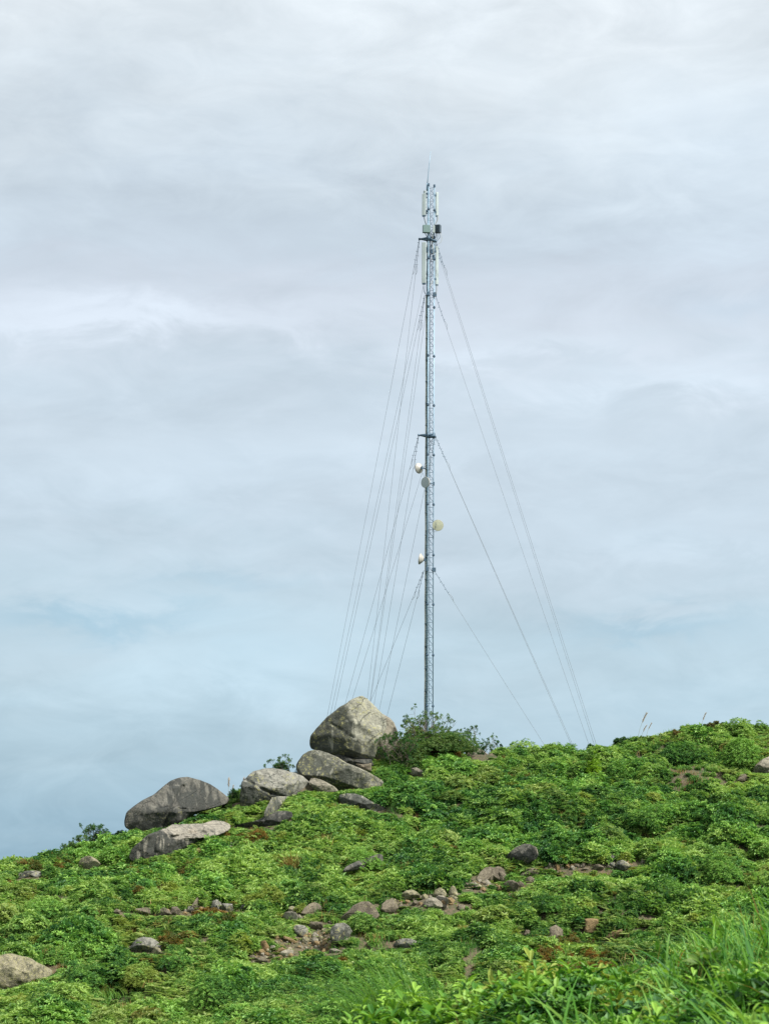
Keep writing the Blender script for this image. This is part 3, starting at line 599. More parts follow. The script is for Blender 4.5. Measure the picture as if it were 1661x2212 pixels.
smalls('stone row on the right ledge', 'R3', [([(446,555),(453,523),(490,510),(523,530),(513,560),(470,570)], 'rock_brown'), ([(707,375),(728,346),(770,343),(794,370),(762,396)], 'rock_brown'),
    ([(702,440),(713,410),(742,408),(753,436),(725,450)], 'rock_orange'), ([(797,420),(803,393),(832,391),(842,422),(820,436)], 'rock_orange'), ([(838,425),(843,398),(867,396),(875,430)], 'rock_tan'),
    ([(878,420),(883,393),(917,393),(921,420)], 'rock_brown'), ([(942,425),(948,390),(967,392),(969,430)], 'rock_brown'), ([(997,400),(1003,372),(1032,368),(1043,397),(1020,414)], 'rock_lichen'),
    ([(1036,435),(1053,408),(1090,400),(1134,420),(1122,446)], 'rock_brown'), ([(1176,375),(1188,333),(1210,318),(1243,328),(1244,368),(1200,386)], 'rock'), ([(1187,420),(1198,383),(1232,381),(1246,412),(1220,426)], 'rock'),
    ([(1246,425),(1253,383),(1300,371),(1342,388),(1374,412),(1320,446)], 'rock'), ([(1466,385),(1473,348),(1500,346),(1514,378)], 'rock_pale'), ([(1140,385),(1150,365),(1175,362),(1180,385)], 'rock_tan'),
    ([(1350,400),(1365,385),(1390,390),(1392,405)], 'rock_tan'), ([(940,440),(960,425),(1000,425),(1005,445)], 'rock_brown')])
smalls('half buried row on the left slope', 'C7', [([(1402,1060),(1413,1018),(1440,1008),(1474,1025),(1464,1065),(1430,1076)], 'rock'), ([(1468,1065),(1480,1030),(1542,1033),(1545,1070),(1490,1080)], 'rock'),
    ([(1470,1025),(1495,1010),(1535,1010),(1550,1030),(1500,1038)], 'rock_brown'), ([(1597,1070),(1608,1038),(1640,1028),(1665,1045),(1652,1070)], 'rock'), ([(866,1075),(900,1053),(960,1045),(1008,1048),(1005,1090),(930,1086)], 'rock_brown'),
    ([(1026,1096),(1048,1063),(1090,1043),(1124,1060),(1143,1090),(1090,1102)], 'rock_brown'), ([(1131,1090),(1148,1050),(1175,1048),(1198,1070),(1194,1092)], 'rock_brown'), ([(1242,1080),(1253,1048),(1277,1045),(1294,1072),(1270,1090)], 'rock'),
    ([(752,1080),(775,1060),(803,1070),(793,1090)], 'rock_brown'), ([(1210,1090),(1225,1075),(1245,1080),(1245,1095)], 'rock_tan')])
ORD = ['leftmost', 'second from the left', 'third from the left', 'fourth from the left', 'fifth from the left', 'sixth from the left', 'seventh from the left', 'eighth from the left', 'ninth from the left', 'tenth from the left',
       'eleventh from the left', 'twelfth from the left', 'thirteenth from the left', 'fourteenth from the left', 'fifteenth from the left', 'rightmost']
CN = {'rock_brown': 'brown', 'rock_tan': 'tan', 'rock_orange': 'rusty', 'rock_lichen': 'yellow lichened', 'rock_pale': 'pale grey', 'rock': 'grey'}
for cl, L_ in SM.items():
    L_.sort(key=lambda t: t[0].mean(0)[0])
    for i, (poly, mat) in enumerate(L_):
        od = 'rightmost' if i == len(L_) - 1 else ORD[i]
        rock('stone', poly, M[mat], '%s stone, %s in the %s' % (CN[mat], od, cl), group='loose stones on the slope', facets=2, thick=.85, rough=.07, seed=200 + len(STONES))

# ------------------------------------------------------------------ leaves and plants
def unit(a): return a / np.maximum(np.linalg.norm(a, axis=-1, keepdims=True), 1e-9)
def leaves(base, d, n, L, Wd, lv, near=False, fold=.35, droop=.15):
    """arrays of leaves -> verts, faces, lv"""
    d = unit(d); n = unit(n - (n * d).sum(-1, keepdims=True) * d); s = np.cross(d, n); N = len(base)
    L = L[:, None]; Wd = Wd[:, None]
    if not near:
        v = np.stack([base, base + d * L * .55 + s * Wd * .5 + n * Wd * fold, base + d * L - n * L * droop, base + d * L * .55 - s * Wd * .5 + n * Wd * fold], 1)
        b = np.arange(N)[:, None] * 4; f = np.concatenate([b + [0, 1, 2], b + [0, 2, 3]], 0); k = 4
    else:
        v = np.stack([base, base + d * L * .35 + s * Wd * .42 + n * Wd * fold * .6, base + d * L * .35, base + d * L * .35 - s * Wd * .42 + n * Wd * fold * .6,
                      base + d * L * .72 + s * Wd * .45 + n * (Wd * fold * .6 - L * droop * .35), base + d * L * .72 - n * L * droop * .35, base + d * L * .72 - s * Wd * .45 + n * (Wd * fold * .6 - L * droop * .35),
                      base + d * L - n * L * droop], 1)
        b = np.arange(N)[:, None] * 8; k = 8
        f = np.concatenate([b + [0, 1, 2, 2], b + [0, 2, 3, 3], b + [1, 4, 5, 2], b + [2, 5, 6, 3], b + [4, 7, 5, 5], b + [5, 7, 6, 6]], 0)
    return v.reshape(-1, 3), f, np.repeat(lv, k)
def faces_list(f):
    out = []
    for r in f.tolist():
        out.append(r[:3] if len(r) == 4 and (r[3] == r[2]) else r)
    return out
def rosettes(cen, ax, R, nl, L, Wd, near=False, tilt=(45, 80), lvr=(0, 1)):
    """whorls of leaves at branch tips"""
    M_ = len(cen); ax = unit(ax); t = unit(np.cross(ax, R.normal(size=(M_, 3)))); w = np.cross(ax, t)
    a = (np.arange(nl)[None] / nl * 2 * math.pi + R.uniform(0, 6.28, (M_, 1)) + R.normal(0, .25, (M_, nl)))
    ti = np.radians(R.uniform(tilt[0], tilt[1], (M_, nl)))
    rd = t[:, None] * np.cos(a)[..., None] + w[:, None] * np.sin(a)[..., None]
    d = ax[:, None] * np.cos(ti)[..., None] + rd * np.sin(ti)[..., None]
    n = ax[:, None] * np.sin(ti)[..., None] - rd * np.cos(ti)[..., None]
    b = cen[:, None] + d * .01 - ax[:, None] * R.uniform(0, .04, (M_, nl))[..., None]
    LL = R.uniform(.7, 1.15, (M_, nl)) * L * R.uniform(.6, 1.35, (M_, 1))
    lv = np.clip(R.uniform(*lvr, (M_, 1)) + R.normal(0, .12, (M_, nl)), 0, 1)
    return leaves(b.reshape(-1, 3), d.reshape(-1, 3), n.reshape(-1, 3), LL.reshape(-1), LL.reshape(-1) * Wd, lv.reshape(-1), near)
def merge(parts):
    V, F, A, o = [], [], [], 0
    for v, f, a in parts:
        V.append(v); A.append(a); F += (np.asarray(f) + o).tolist() if isinstance(f, np.ndarray) else [[i + o for i in q] for q in f]; o += len(v)
    return np.concatenate(V), [q[:3] if len(q) == 4 and q[3] == q[2] else q for q in F], np.concatenate(A)
def dome(R, n, rx, h, lumps=4):
    """points and normals on a lumpy cushion; rx half width, h height"""
    a = R.uniform(0, 6.28, n); z = R.uniform(0.0, 1, n) ** .8; r = np.sqrt(1 - z ** 2)
    d = np.stack([np.cos(a) * r, np.sin(a) * r, z], -1)
    k = 1 + .0 * a
    for i in range(lumps):
        q = unit(R.normal(size=3) + np.array((0, 0, .6))); k += .28 * np.exp(-((1 - d @ q) / .12)) - .05
    k *= R.uniform(.80, 1.04, n)
    p = d * k[:, None] * np.array((rx, rx, h)); nr = unit(d / np.array((rx, rx, h)))
    return p, nr
def shrub_geo(seed, rx=.42, h=.42, m=95, nl=7, L=.085, Wd=.40, near=False, inner=60):
    R = np.random.default_rng(seed); p, n = dome(R, m, rx, h)
    ax = n * .6 + np.array((0, 0, .7)) + R.normal(0, .28, (m, 3))
    parts = [rosettes(p, ax, R, nl, L, Wd, near)]
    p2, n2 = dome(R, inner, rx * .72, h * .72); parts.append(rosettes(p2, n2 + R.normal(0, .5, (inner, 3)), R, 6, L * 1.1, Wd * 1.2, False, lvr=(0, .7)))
    return merge(parts)
def fern_geo(seed, m=26, L=.45, near=False):
    """arching pinnate fronds"""
    R = np.random.default_rng(seed); parts = []
    for i in range(m):
        a = R.uniform(0, 6.28); el = R.uniform(.5, 1.35); l = L * R.uniform(.6, 1.15); hd = np.array((math.cos(a), math.sin(a), 0))
        k = 11; t = np.linspace(.15, 1, k)
        b0 = np.array((R.normal(0, .10), R.normal(0, .10), 0.))
        pts = b0 + hd * (l * t * math.cos(el) * (1 + .5 * t))[:, None] + np.array((0, 0, 1)) * (l * (t * math.sin(el) - .45 * t ** 2.2))[:, None]
        tan = unit(np.gradient(pts, axis=0)); sd = unit(np.cross(tan, (0, 0, 1))); up = np.cross(sd, tan)
        w = l * .30 * np.sin(np.pi * np.clip(t * .9 + .1, 0, 1)) ** .8 + .01
        lv = np.full(k, R.uniform(0, 1))
        for sg in (-1, 1):
            parts.append(leaves(pts, sd * sg * 1. + tan * .45, up, w, np.full(k, l * .075), lv))
    return merge(parts)
def grass_geo(seed, m=60, L=.5, wd=.010, spread=.12, lean=(0, 0), seg=5, curl=1.0):
    R = np.random.default_rng(seed); V, F, A = [], [], []; o = 0
    for i in range(m):
        a = R.uniform(0, 6.28); l = L * R.uniform(.55, 1.15); hd = np.array((math.cos(a) * .7 + lean[0], math.sin(a) * .7 + lean[1], 0.)); hl = R.uniform(.15, .75) * curl
        b = np.array((R.normal(0, spread), R.normal(0, spread), 0.)); t = np.linspace(0, 1, seg + 1)
        pts = b + hd * (l * hl * t ** 1.8)[:, None] + np.array((0, 0, 1)) * (l * (t - .35 * hl * t ** 2.5))[:, None]
        sd = unit(np.cross(hd + (0, 0, .001), (0, 0, 1)) + R.normal(0, .5, 3) * np.array((1, 1, 0))); w = wd * (1 - t ** 2.2) * R.uniform(.7, 1.3) + .0006
        v = np.concatenate([pts + sd * w[:, None], pts - sd * w[:, None]]); n = seg + 1
        F += [[o + j, o + j + 1, o + n + j + 1, o + n + j] for j in range(seg)]
        V.append(v); A.append(np.full(2 * n, R.uniform(0, 1))); o += 2 * n
    return np.concatenate(V), F, np.concatenate(A)
def proto(name, geo, mat):
    v, f, a = geo
    me = bpy.data.meshes.new(name); me.from_pydata(v.tolist(), [], f)
    at = me.attributes.new('lv', 'FLOAT', 'POINT'); at.data.foreach_set('value', a.astype(np.float32)); me.materials.append(mat); me.update()
    return bpy.data.objects.new(name, me)
def scatter(name, protos, pts, rot, scl, pick, label=None):
    """one countless cover: a point mesh whose geometry nodes put a plant on every point"""
    col = bpy.data.collections.new(name + '_plants')
    for i, p in enumerate(protos): p.name = '%s_plant_%02d' % (name, i); col.objects.link(p)
    me = bpy.data.meshes.new(name); me.from_pydata(pts.tolist(), [], [])
    a = me.attributes.new('rot', 'FLOAT_VECTOR', 'POINT'); a.data.foreach_set('vector', rot.astype(np.float32).ravel())
    a = me.attributes.new('scl', 'FLOAT_VECTOR', 'POINT'); a.data.foreach_set('vector', scl.astype(np.float32).ravel())
    a = me.attributes.new('pick', 'INT', 'POINT'); a.data.foreach_set('value', pick.astype(np.int32))
    o = bpy.data.objects.new(name, me); COL.objects.link(o); tag(o, label, 'plants', None, 'stuff')
    g = bpy.data.node_groups.new(name, 'GeometryNodeTree')
    g.interface.new_socket('Geometry', in_out='INPUT', socket_type='NodeSocketGeometry'); g.interface.new_socket('Geometry', in_out='OUTPUT', socket_type='NodeSocketGeometry')
    N = g.nodes; L = g.links; gi = N.new('NodeGroupInput'); go = N.new('NodeGroupOutput')
    iop = N.new('GeometryNodeInstanceOnPoints'); ci = N.new('GeometryNodeCollectionInfo'); ci.inputs['Collection'].default_value = col
    ci.inputs['Separate Children'].default_value = True; ci.inputs['Reset Children'].default_value = True
    def na(nm, ty):
        n = N.new('GeometryNodeInputNamedAttribute'); n.data_type = ty; n.inputs['Name'].default_value = nm; return n.outputs[0]
    L.new(gi.outputs[0], iop.inputs['Points']); L.new(ci.outputs[0], iop.inputs['Instance']); iop.inputs['Pick Instance'].default_value = True
    L.new(na('pick', 'INT'), iop.inputs['Instance Index']); L.new(na('scl', 'FLOAT_VECTOR'), iop.inputs['Scale'])
    er = N.new('FunctionNodeEulerToRotation'); L.new(na('rot', 'FLOAT_VECTOR'), er.inputs[0]); L.new(er.outputs[0], iop.inputs['Rotation'])
    L.new(iop.outputs[0], go.inputs[0])
    md = o.modifiers.new('scatter', 'NODES'); md.node_group = g
    return o
def vn(x, y, s, seed):
    """smooth value noise 0..1, vectorised"""
    R = np.random.default_rng(seed); T = R.uniform(0, 1, (64, 64)); x = x * s + 100; y = y * s + 100
    i = np.floor(x).astype(int); j = np.floor(y).astype(int); a = x - i; b = y - j; a = a * a * (3 - 2 * a); b = b * b * (3 - 2 * b)
    g = lambda p, q: T[p % 64, q % 64]
    return (g(i, j) * (1 - a) + g(i + 1, j) * a) * (1 - b) + (g(i, j + 1) * (1 - a) + g(i + 1, j + 1) * a) * b
ST = np.array(STONES)
def stone_limit(p, hgt, hw, allow=.2):
    """scale each plant so it does not grow over a stone standing behind it"""
    u, v = proj(p); d = p[:, 1]; k = FP / d; s = np.ones(len(p))
    for (u0, u1, v0, v1, ds, tk), (poly, slope, um) in zip(ST, SPOLY):
        q = np.linspace(u0, u1, 13)[1:-1]; lo_ = np.array([foot(poly, (x - u0) / (u1 - u0))[1] for x in q])
        hi_ = v0 + (v1 - v0) * .3
        dm = ds + slope * (np.clip(u, u0, u1) - um)
        du = np.maximum(np.maximum(u0 - u, u - u1), 0) / k         # metres from the stone's columns
        inside = (du < hw * .48) & (d < dm + tk * .6) & (d > dm - 12)
        vb = np.interp(u, q, lo_)
        lim = vb - np.minimum(allow * (v1 - v0), .25 * k)          # plant top may not rise above this line
        room = (v - lim) / k
        behind = (d > dm - tk * .8) & (u > u0) & (u < u1) & inside
        m = inside & (room < hgt) & (v > hi_)
        s = np.where(m, np.minimum(s, np.maximum(room, 0) / np.maximum(hgt, 1e-3)), s)
        s = np.where(behind & (v < vb), 0, s)
    return s
def hill_points(n, u0, u1, d0, d1, R, beyond=7):
    u = R.uniform(u0, u1, n); d = np.sqrt(R.uniform(d0 ** 2, d1 ** 2, n)); k = d < F_d(ridge_v(u)) + beyond
    return u[k], d[k]

# clearings in the cover, picture units: (u, v, half width, half height)
CLEAR = [(640, 2045, 105, 30), (700, 2020, 60, 30), (560, 2070, 50, 15), (930, 1950, 95, 22), (1050, 1930, 40, 12), (1260, 1868, 110, 12), (440, 1968, 90, 8),
         (1190, 2025, 25, 10), (1040, 1905, 60, 14), (1200, 1880, 60, 12)]
def clear_k(p):
    u, v = proj(p); s = np.ones(len(p))
    for (a, b, w, h) in CLEAR: s = np.minimum(s, np.clip(((u - a) / w) ** 2 + ((v - b) / h) ** 2, 0, 1.3) / 1.3)
    return s
def place(name, protos, u, d, hgt0, hw0, size, R, label, kmin=.10, sq=(.85, 1.2), use_clear=True, allow=.2):
    p = G(u, d); size = size * (1 + np.clip((140 - d) / 45, 0, 1) * .3) if use_clear else size; kz = stone_limit(p, hgt0 * size, hw0 * size, allow)
    if use_clear: kz = kz * np.clip(clear_k(p) ** .5 * 1.3 - .02, .0, 1)
    m = kz * size > kmin; p = p[m]; kz = kz[m]; k = (size[m] if hasattr(size, '__len__') else size) * np.clip(kz * 1.5, .45, 1); n = len(p); kz = kz / np.clip(kz * 1.5, .45, 1)
    rot = np.stack([R.normal(0, .12, n), R.normal(0, .12, n), R.uniform(0, 6.28, n)], -1)
    scl = k[:, None] * np.stack([R.uniform(.9, 1.15, n), R.uniform(.9, 1.15, n), R.uniform(sq[0], sq[1], n) * kz], -1)
    p[:, 2] -= .04
    return scatter(name, protos, p, rot, scl, R.integers(0, len(protos), n), label)

R = np.random.default_rng(21)
# --- main leafy cover
leafA = [proto('p', shrub_geo(30 + i, .42, .40, 82, 7, .14, .38), M['leaf']) for i in range(5)]
u, d = hill_points(15500, -350, 2000, 94, 158, R)
g = G(u, d); hn = vn(g[:, 0], g[:, 1] * .8, .30, 3) * .5 + vn(g[:, 0], g[:, 1], .75, 4) * .5
size_ = .50 + 1.9 * np.clip(hn - .15, 0, 1) ** 1.5
place('leafy_ground_cover', leafA, u, d, .64, .45, size_, R, 'dense bright green leafy shrubs covering the whole hillside')
# --- darker, rounder bushes in patches
darkP = [proto('p', shrub_geo(50 + i, .45, .45, 90, 7, .11, .42), M['leaf_dark']) for i in range(4)]
u, d = hill_points(9000, -350, 2000, 94, 158, R)
g = G(u, d); q = vn(g[:, 0], g[:, 1] * .7, .22, 8); k = q > .52
place('dark_shrub_patches', darkP, u[k], d[k], .72, .45, .5 + 1.5 * vn(g[k, 0], g[k, 1], .6, 9) ** 1.3, R, 'darker round leaved shrubs in patches among the leafy cover')
mndP = [proto('p', shrub_geo(210 + i, .85, .72, 230, 7, .15, .40, inner=120), M[q]) for i, q in enumerate(('leaf', 'leaf_dark', 'leaf', 'leaf_dark', 'leaf_olive'))]
u, d = hill_points(1100, -350, 2000, 94, 150, R); g = G(u, d); k = (vn(g[:, 0], g[:, 1], .35, 17) > .38) & (d < F_d(ridge_v(u)) - 2)
place('rounded_mound_cover', mndP, u[k], d[k], 1.15, 1.4, R.uniform(.6, 1.25, k.sum()), R, 'rounded mounds of mixed green shrubs swelling out of the slope')
# --- ferns and olive undergrowth
fernP = [proto('p', fern_geo(70 + i, 24, .42), M['leaf_olive']) for i in range(4)]
u, d = hill_points(12000, -350, 2000, 94, 156, R)
g = G(u, d); q = vn(g[:, 0], g[:, 1] * .7, .25, 12); k = q > .42
place('olive_ferns', fernP, u[k], d[k], .45, .35, R.uniform(.8, 1.35, k.sum()), R, 'olive green ferns growing between the shrubs on the slope')
# --- low turf in gaps
grP = [proto('p', grass_geo(90 + i, 55, .30, .006, .16), M['grass']) for i in range(3)] + [proto('p', grass_geo(95, 40, .28, .006, .15), M['grass_dry'])]
u, d = hill_points(9000, -350, 2000, 94, 156, R)
place('slope_grass', grP, u, d, .36, .3, R.uniform(.7, 1.4, len(u)), R, 'thin grass growing in the gaps of the shrub cover', use_clear=True)
# --- rusty shrubs sprinkled
rustP = [proto('p', shrub_geo(110 + i, .35, .42, 70, 6, .08, .36), M['leaf_rust']) for i in range(3)]
RUST = [(60, 1880, 90, 30, 90), (330, 1900, 70, 25, 60), (500, 1815, 70, 14, 40), (960, 1850, 90, 18, 35), (1220, 2065, 70, 28, 80), (470, 1990, 50, 20, 25), (1130, 1700, 90, 12, 30), (900, 1640, 120, 12, 40), (700, 2100, 60, 10, 25), (370, 2040, 40, 10, 35)]
uu, dd_ = [], []
for (a, b, w, h, n) in RUST:
    for _ in range(int(n * .55)):
        x = R.normal(a, w * .5); y = R.normal(b, h * .5); ds, gp = ground_at(x, min(y, 2290)); uu.append(x); dd_.append(ds)
place('rusty_undergrowth', rustP, np.array(uu), np.array(dd_), .42, .35, R.uniform(.7, 1.2, len(uu)), R, 'rust tinged shrubs dotted among the green cover')

# --- gravel and pebbles on the bare patches
def pebble(i, mt):
    v, f = ico(2); q = np.random.default_rng(300 + i); v = v * (1 + fnoise(v, .9, 300 + i, 2)[:, None] * .35) * q.uniform(.6, 1.1, 3)
    return proto('p', (v * .09, [list(t) for t in f], np.zeros(len(v))), M[mt])
pbP = [pebble(i, q) for i, q in enumerate(('rock_tan', 'rock_brown', 'rock_pale', 'rock_brown', 'rock_lichen', 'rock_tan'))]
uu, dd_ = [], []
for (a, b, w, h) in CLEAR:
    for _ in range(int(w * h * .085)):
        x = a + R.uniform(-1, 1) * w; y = b + R.uniform(-1, 1) * h
        if ((x - a) / w) ** 2 + ((y - b) / h) ** 2 > 1.1: continue
        uu.append(x); dd_.append(ground_at(x, y)[0])
pu_ = G(np.array(uu), np.array(dd_)); nn_ = len(pu_)
scatter('gravel', pbP, pu_, R.uniform(0, 6.28, (nn_, 3)), np.clip(R.lognormal(-.35, .55, nn_), .25, 2.2)[:, None] * R.uniform(.7, 1.2, (nn_, 3)), R.integers(0, 6, nn_), 'gravel and pebbles strewn over the bare earth between the larger stones')

# --- near knoll at the bottom and right
nearB = [proto('p', shrub_geo(190 + i, .24, .34, 20, 8, .13, .32, True, 16), M['leaf_near']) for i in range(3)]
nearP = [proto('p', shrub_geo(130 + i, .27, .34, 44, 8, .095, .36, True, 30), M['leaf_near']) for i in range(5)]
n = 3200; u = R.uniform(300, 2000, n); d = np.sqrt(R.uniform(10 ** 2, 27 ** 2, n))
g = G(u, d); hn = vn(g[:, 0], g[:, 1], .8, 31)
place('near_leafy_shrubs', nearP, u, d, .4, .3, (.5 + 1.0 * hn ** 1.5), R, 'broad leaved green shrubs filling the near right foreground', use_clear=False)
nearD = [proto('p', shrub_geo(150 + i, .26, .30, 40, 7, .10, .45, True, 22), M['leaf_dark']) for i in range(3)]
n = 1500; u = R.uniform(300, 2000, n); d = np.sqrt(R.uniform(10 ** 2, 27 ** 2, n)); g = G(u, d); k = vn(g[:, 0], g[:, 1], .6, 33) > .45
place('near_dark_shrubs', nearD, u[k], d[k], .4, .3, R.uniform(.6, 1.1, k.sum()), R, 'deep green low shrubs among the near foreground plants', use_clear=False)
n = 260; u = R.uniform(600, 2000, n); d = np.sqrt(R.uniform(12 ** 2, 24 ** 2, n))
place('near_fresh_shrubs', nearB, u, d, .4, .3, R.uniform(.7, 1.1, n), R, 'fresh yellow green big leaved sprigs standing out in the near foreground', use_clear=False)
ngP = [proto('p', grass_geo(170 + i, 12, .66, .0085, .10, (-.25, 0), 8, 1.9), M['grass']) for i in range(4)] + [proto('p', grass_geo(179, 8, .62, .006, .10, (-.25, 0), 8, 1.9), M['grass_dry'])]
n = 190; u = np.concatenate([R.uniform(1000, 2000, 60), R.normal(1690, 110, 130)]); d = np.sqrt(R.uniform(13 ** 2, 24 ** 2, n))
g = G(u, d)
place('near_tall_grass', ngP, u, d, .6, .2, R.uniform(.55, 1.2, n), R, 'long arching grass blades in the bottom right foreground', use_clear=False)

# ------------------------------------------------------------------ single plants
def base_at(u, v, dist=None):
    if dist is None:
        dist, gp = ground_at(u, v); return gp
    g = G(np.array([float(u)]), np.array([float(dist)]))[0]; return Vector(g.tolist())
def gv(u, dist):
    return float(proj(G(np.array([float(u)]), np.array([float(dist)])))[1][0])
def bush(u, vb, wpx, hpx, mat, label, dist=None, seed=0, L=.11, dens=1.0, lumps=5, name='bush', cat='bush', near=False, group=None):
    gp = base_at(u, vb, dist); k = gp.y / FP; rx = wpx * k / 2; h = hpx * k
    t = tag(empty(name, gp), label, cat, group); R = np.random.default_rng(900 + seed)
    parts = []; st = MB()
    for i in range(lumps):
        a = R.uniform(0, 6.28); rr = 0 if i == 0 else R.uniform(.35, .62) * rx; s = R.uniform(.5, .75) if i else .8
        c = np.array((math.cos(a) * rr, math.sin(a) * rr * .8, 0)); m = int(max(30, 260 * rx * h * s * dens / (L / .11)))
        p, n = dome(R, m, rx * s, h * (s * R.uniform(.9, 1.3) if i else .95), 4); p = p + c
        parts.append(rosettes(p, n * .6 + np.array((0, 0, .7)) + R.normal(0, .28, (m, 3)), R, 7, L, .4, near))
        for j in range(3):
            q = p[R.integers(0, m)] * .85; st.tube([c + gp, Vector((c * .6 + q * .4).tolist()) + gp + Vector((0, 0, .05)), Vector(q.tolist()) + gp], [.02, .014, .006], 5)
    v, f, a = merge(parts); v = v + np.array(gp[:]) - np.array((0, 0, .03))
    link_mesh('foliage', v, f, M[mat], t, attr=a); st.build('stem', M['twig'], t, True); return t
def scrub(u, vb, hpx, wpx, mat, label, dist=None, seed=0, nst=7, leafy=.8, L=.075, up=.8, name='scraggly_shrub', group=None, cluster=9):
    """open shrub: thin forked stems, leaf clusters at the tips, some twigs bare"""
    gp = base_at(u, vb, dist); k = gp.y / FP; H = hpx * k; Wm = wpx * k
    t = tag(empty(name, gp), label, 'shrub', group); R = np.random.default_rng(1300 + seed); st = MB(); C, A = [], []
    def grow(p, d, l, r, lev):
        pts = [p]; q = p
        for i in range(3):
            d = (d + Vector(R.normal(0, .16, 3).tolist()) + Vector((0, 0, .06))).normalized(); q = q + d * l / 3; pts.append(q)
        st.tube(pts, [r, r * .9, r * .8, r * .65], 4, False)
        if lev == 0 or R.uniform() < .12:
            if R.uniform() < leafy: C.append(q[:]); A.append(d[:])
            return
        for j in range(R.integers(2, 4)):
            nd_ = (d * up + Vector(R.normal(0, .42, 3).tolist())).normalized(); grow(q, nd_, l * R.uniform(.6, .8), r * .62, lev - 1)
            if lev >= 2 and R.uniform() < leafy * .5: C.append((q - d * l * .3)[:]); A.append(d[:])
    for i in range(nst):
        a = R.uniform(0, 6.28); b = gp + Vector((R.uniform(-.5, .5) * Wm * .6, R.uniform(-.4, .4) * Wm * .4, -.05)); 
        grow(b, Vector((math.cos(a) * .35, math.sin(a) * .35, 1)).normalized(), H * R.uniform(.28, .40), max(.012, H * .012), 3)
    st.build('stem', M['twig'], t, True)
    if C:
        C = np.array(C); A = np.array(A); parts = [rosettes(C, A, R, cluster, L, .42, False, (25, 75))]
        C2 = C - A * .07 + R.normal(0, .03, C.shape); parts.append(rosettes(C2, A + R.normal(0, .3, A.shape), R, cluster - 2, L, .42, False, (35, 95)))
        v, f, a = merge(parts); link_mesh('foliage', v, f, M[mat], t, attr=a)
    return t
# scrub at the mast foot
SG = 'scraggly shrubs at the foot of the mast'
scrub(862, 1640, 112, 60, 'leaf_scrub', 'dark green scraggly shrub growing against the right side of the perched boulder', 139, 1, 12, .95, .11, group=SG)
scrub(905, 1640, 116, 60, 'leaf_scrub', 'tallest scraggly shrub with leafy tips directly in front of the mast foot', 141, 2, 11, .9, .11, group=SG)
scrub(955, 1645, 96, 54, 'leaf_scrub', 'thin scraggly shrub just right of the mast foot', 142, 3, 7, .7, .10, group=SG)
scrub(1000, 1650, 80, 54, 'leaf_scrub', 'half bare twiggy shrub in front of the pale sloping rock', 142, 4, 7, .5, .10, group=SG)
scrub(1048, 1652, 80, 46, 'leaf_scrub', 'twiggy shrub with a round leafy head at the right end of the summit thicket', 143, 5, 7, .8, .10, group=SG)
bush(880, 1665, 110, 62, 'leaf_scrub', 'dense dark green thicket between the rock pile and the mast', 140, 1, .10, 1.2)
bush(905, 1662, 90, 78, 'leaf', 'green leafy bush wrapped round the mast foot', 141.5, 4, .11, 1.3)
bush(960, 1660, 150, 56, 'leaf_scrub', 'low dull green thicket right of the mast foot', 141, 2, .10, 1.2)
bush(832, 1694, 66, 40, 'leaf_dark', 'very dark green round bush tucked under the right end of the perched boulder', None, 3, .085, 1.6)
# ridge plants, left
LG = 'upright shrubs on the left skyline'
for i, (a, b, h, w, l) in enumerate([(262, 1806, 30, 14, 'small upright shrub against the left foot of the large dark boulder'), (238, 1812, 34, 22, 'upright shrub second left of the large dark boulder'),
        (203, 1828, 56, 22, 'tallest upright shrub on the left skyline'), (178, 1838, 40, 20, 'thin shrub left of the tallest one on the left skyline'), (150, 1846, 30, 20, 'low shrub at the far left end of the skyline shrubs')]):
    scrub(a, b + 6, h * .95 + 6, w * 1.1, 'leaf_scrub', l, None, 20 + i, 11, .95, .075, 1.7, 'skyline_shrub', LG, 8)
scrub(612, 1672, 78, 46, 'leaf_scrub', 'dark leafy shrub poking up behind the cracked boulder', 137, 30, 9, 1.0, .09, 1.1, 'skyline_shrub')
bush(612, 1676, 56, 50, 'leaf_scrub', 'dense low bush base behind the cracked boulder', 137, 31, .085, 1.5)
scrub(516, 1712, 46, 16, 'leaf_scrub', 'tiny dark shrub between the large dark boulder and the cracked boulder', 134, 32, 4, .95, .08, 1.1, 'skyline_shrub')
bush(512, 1726, 44, 26, 'leaf', 'green bush filling the notch between the two large left boulders', None, 33)
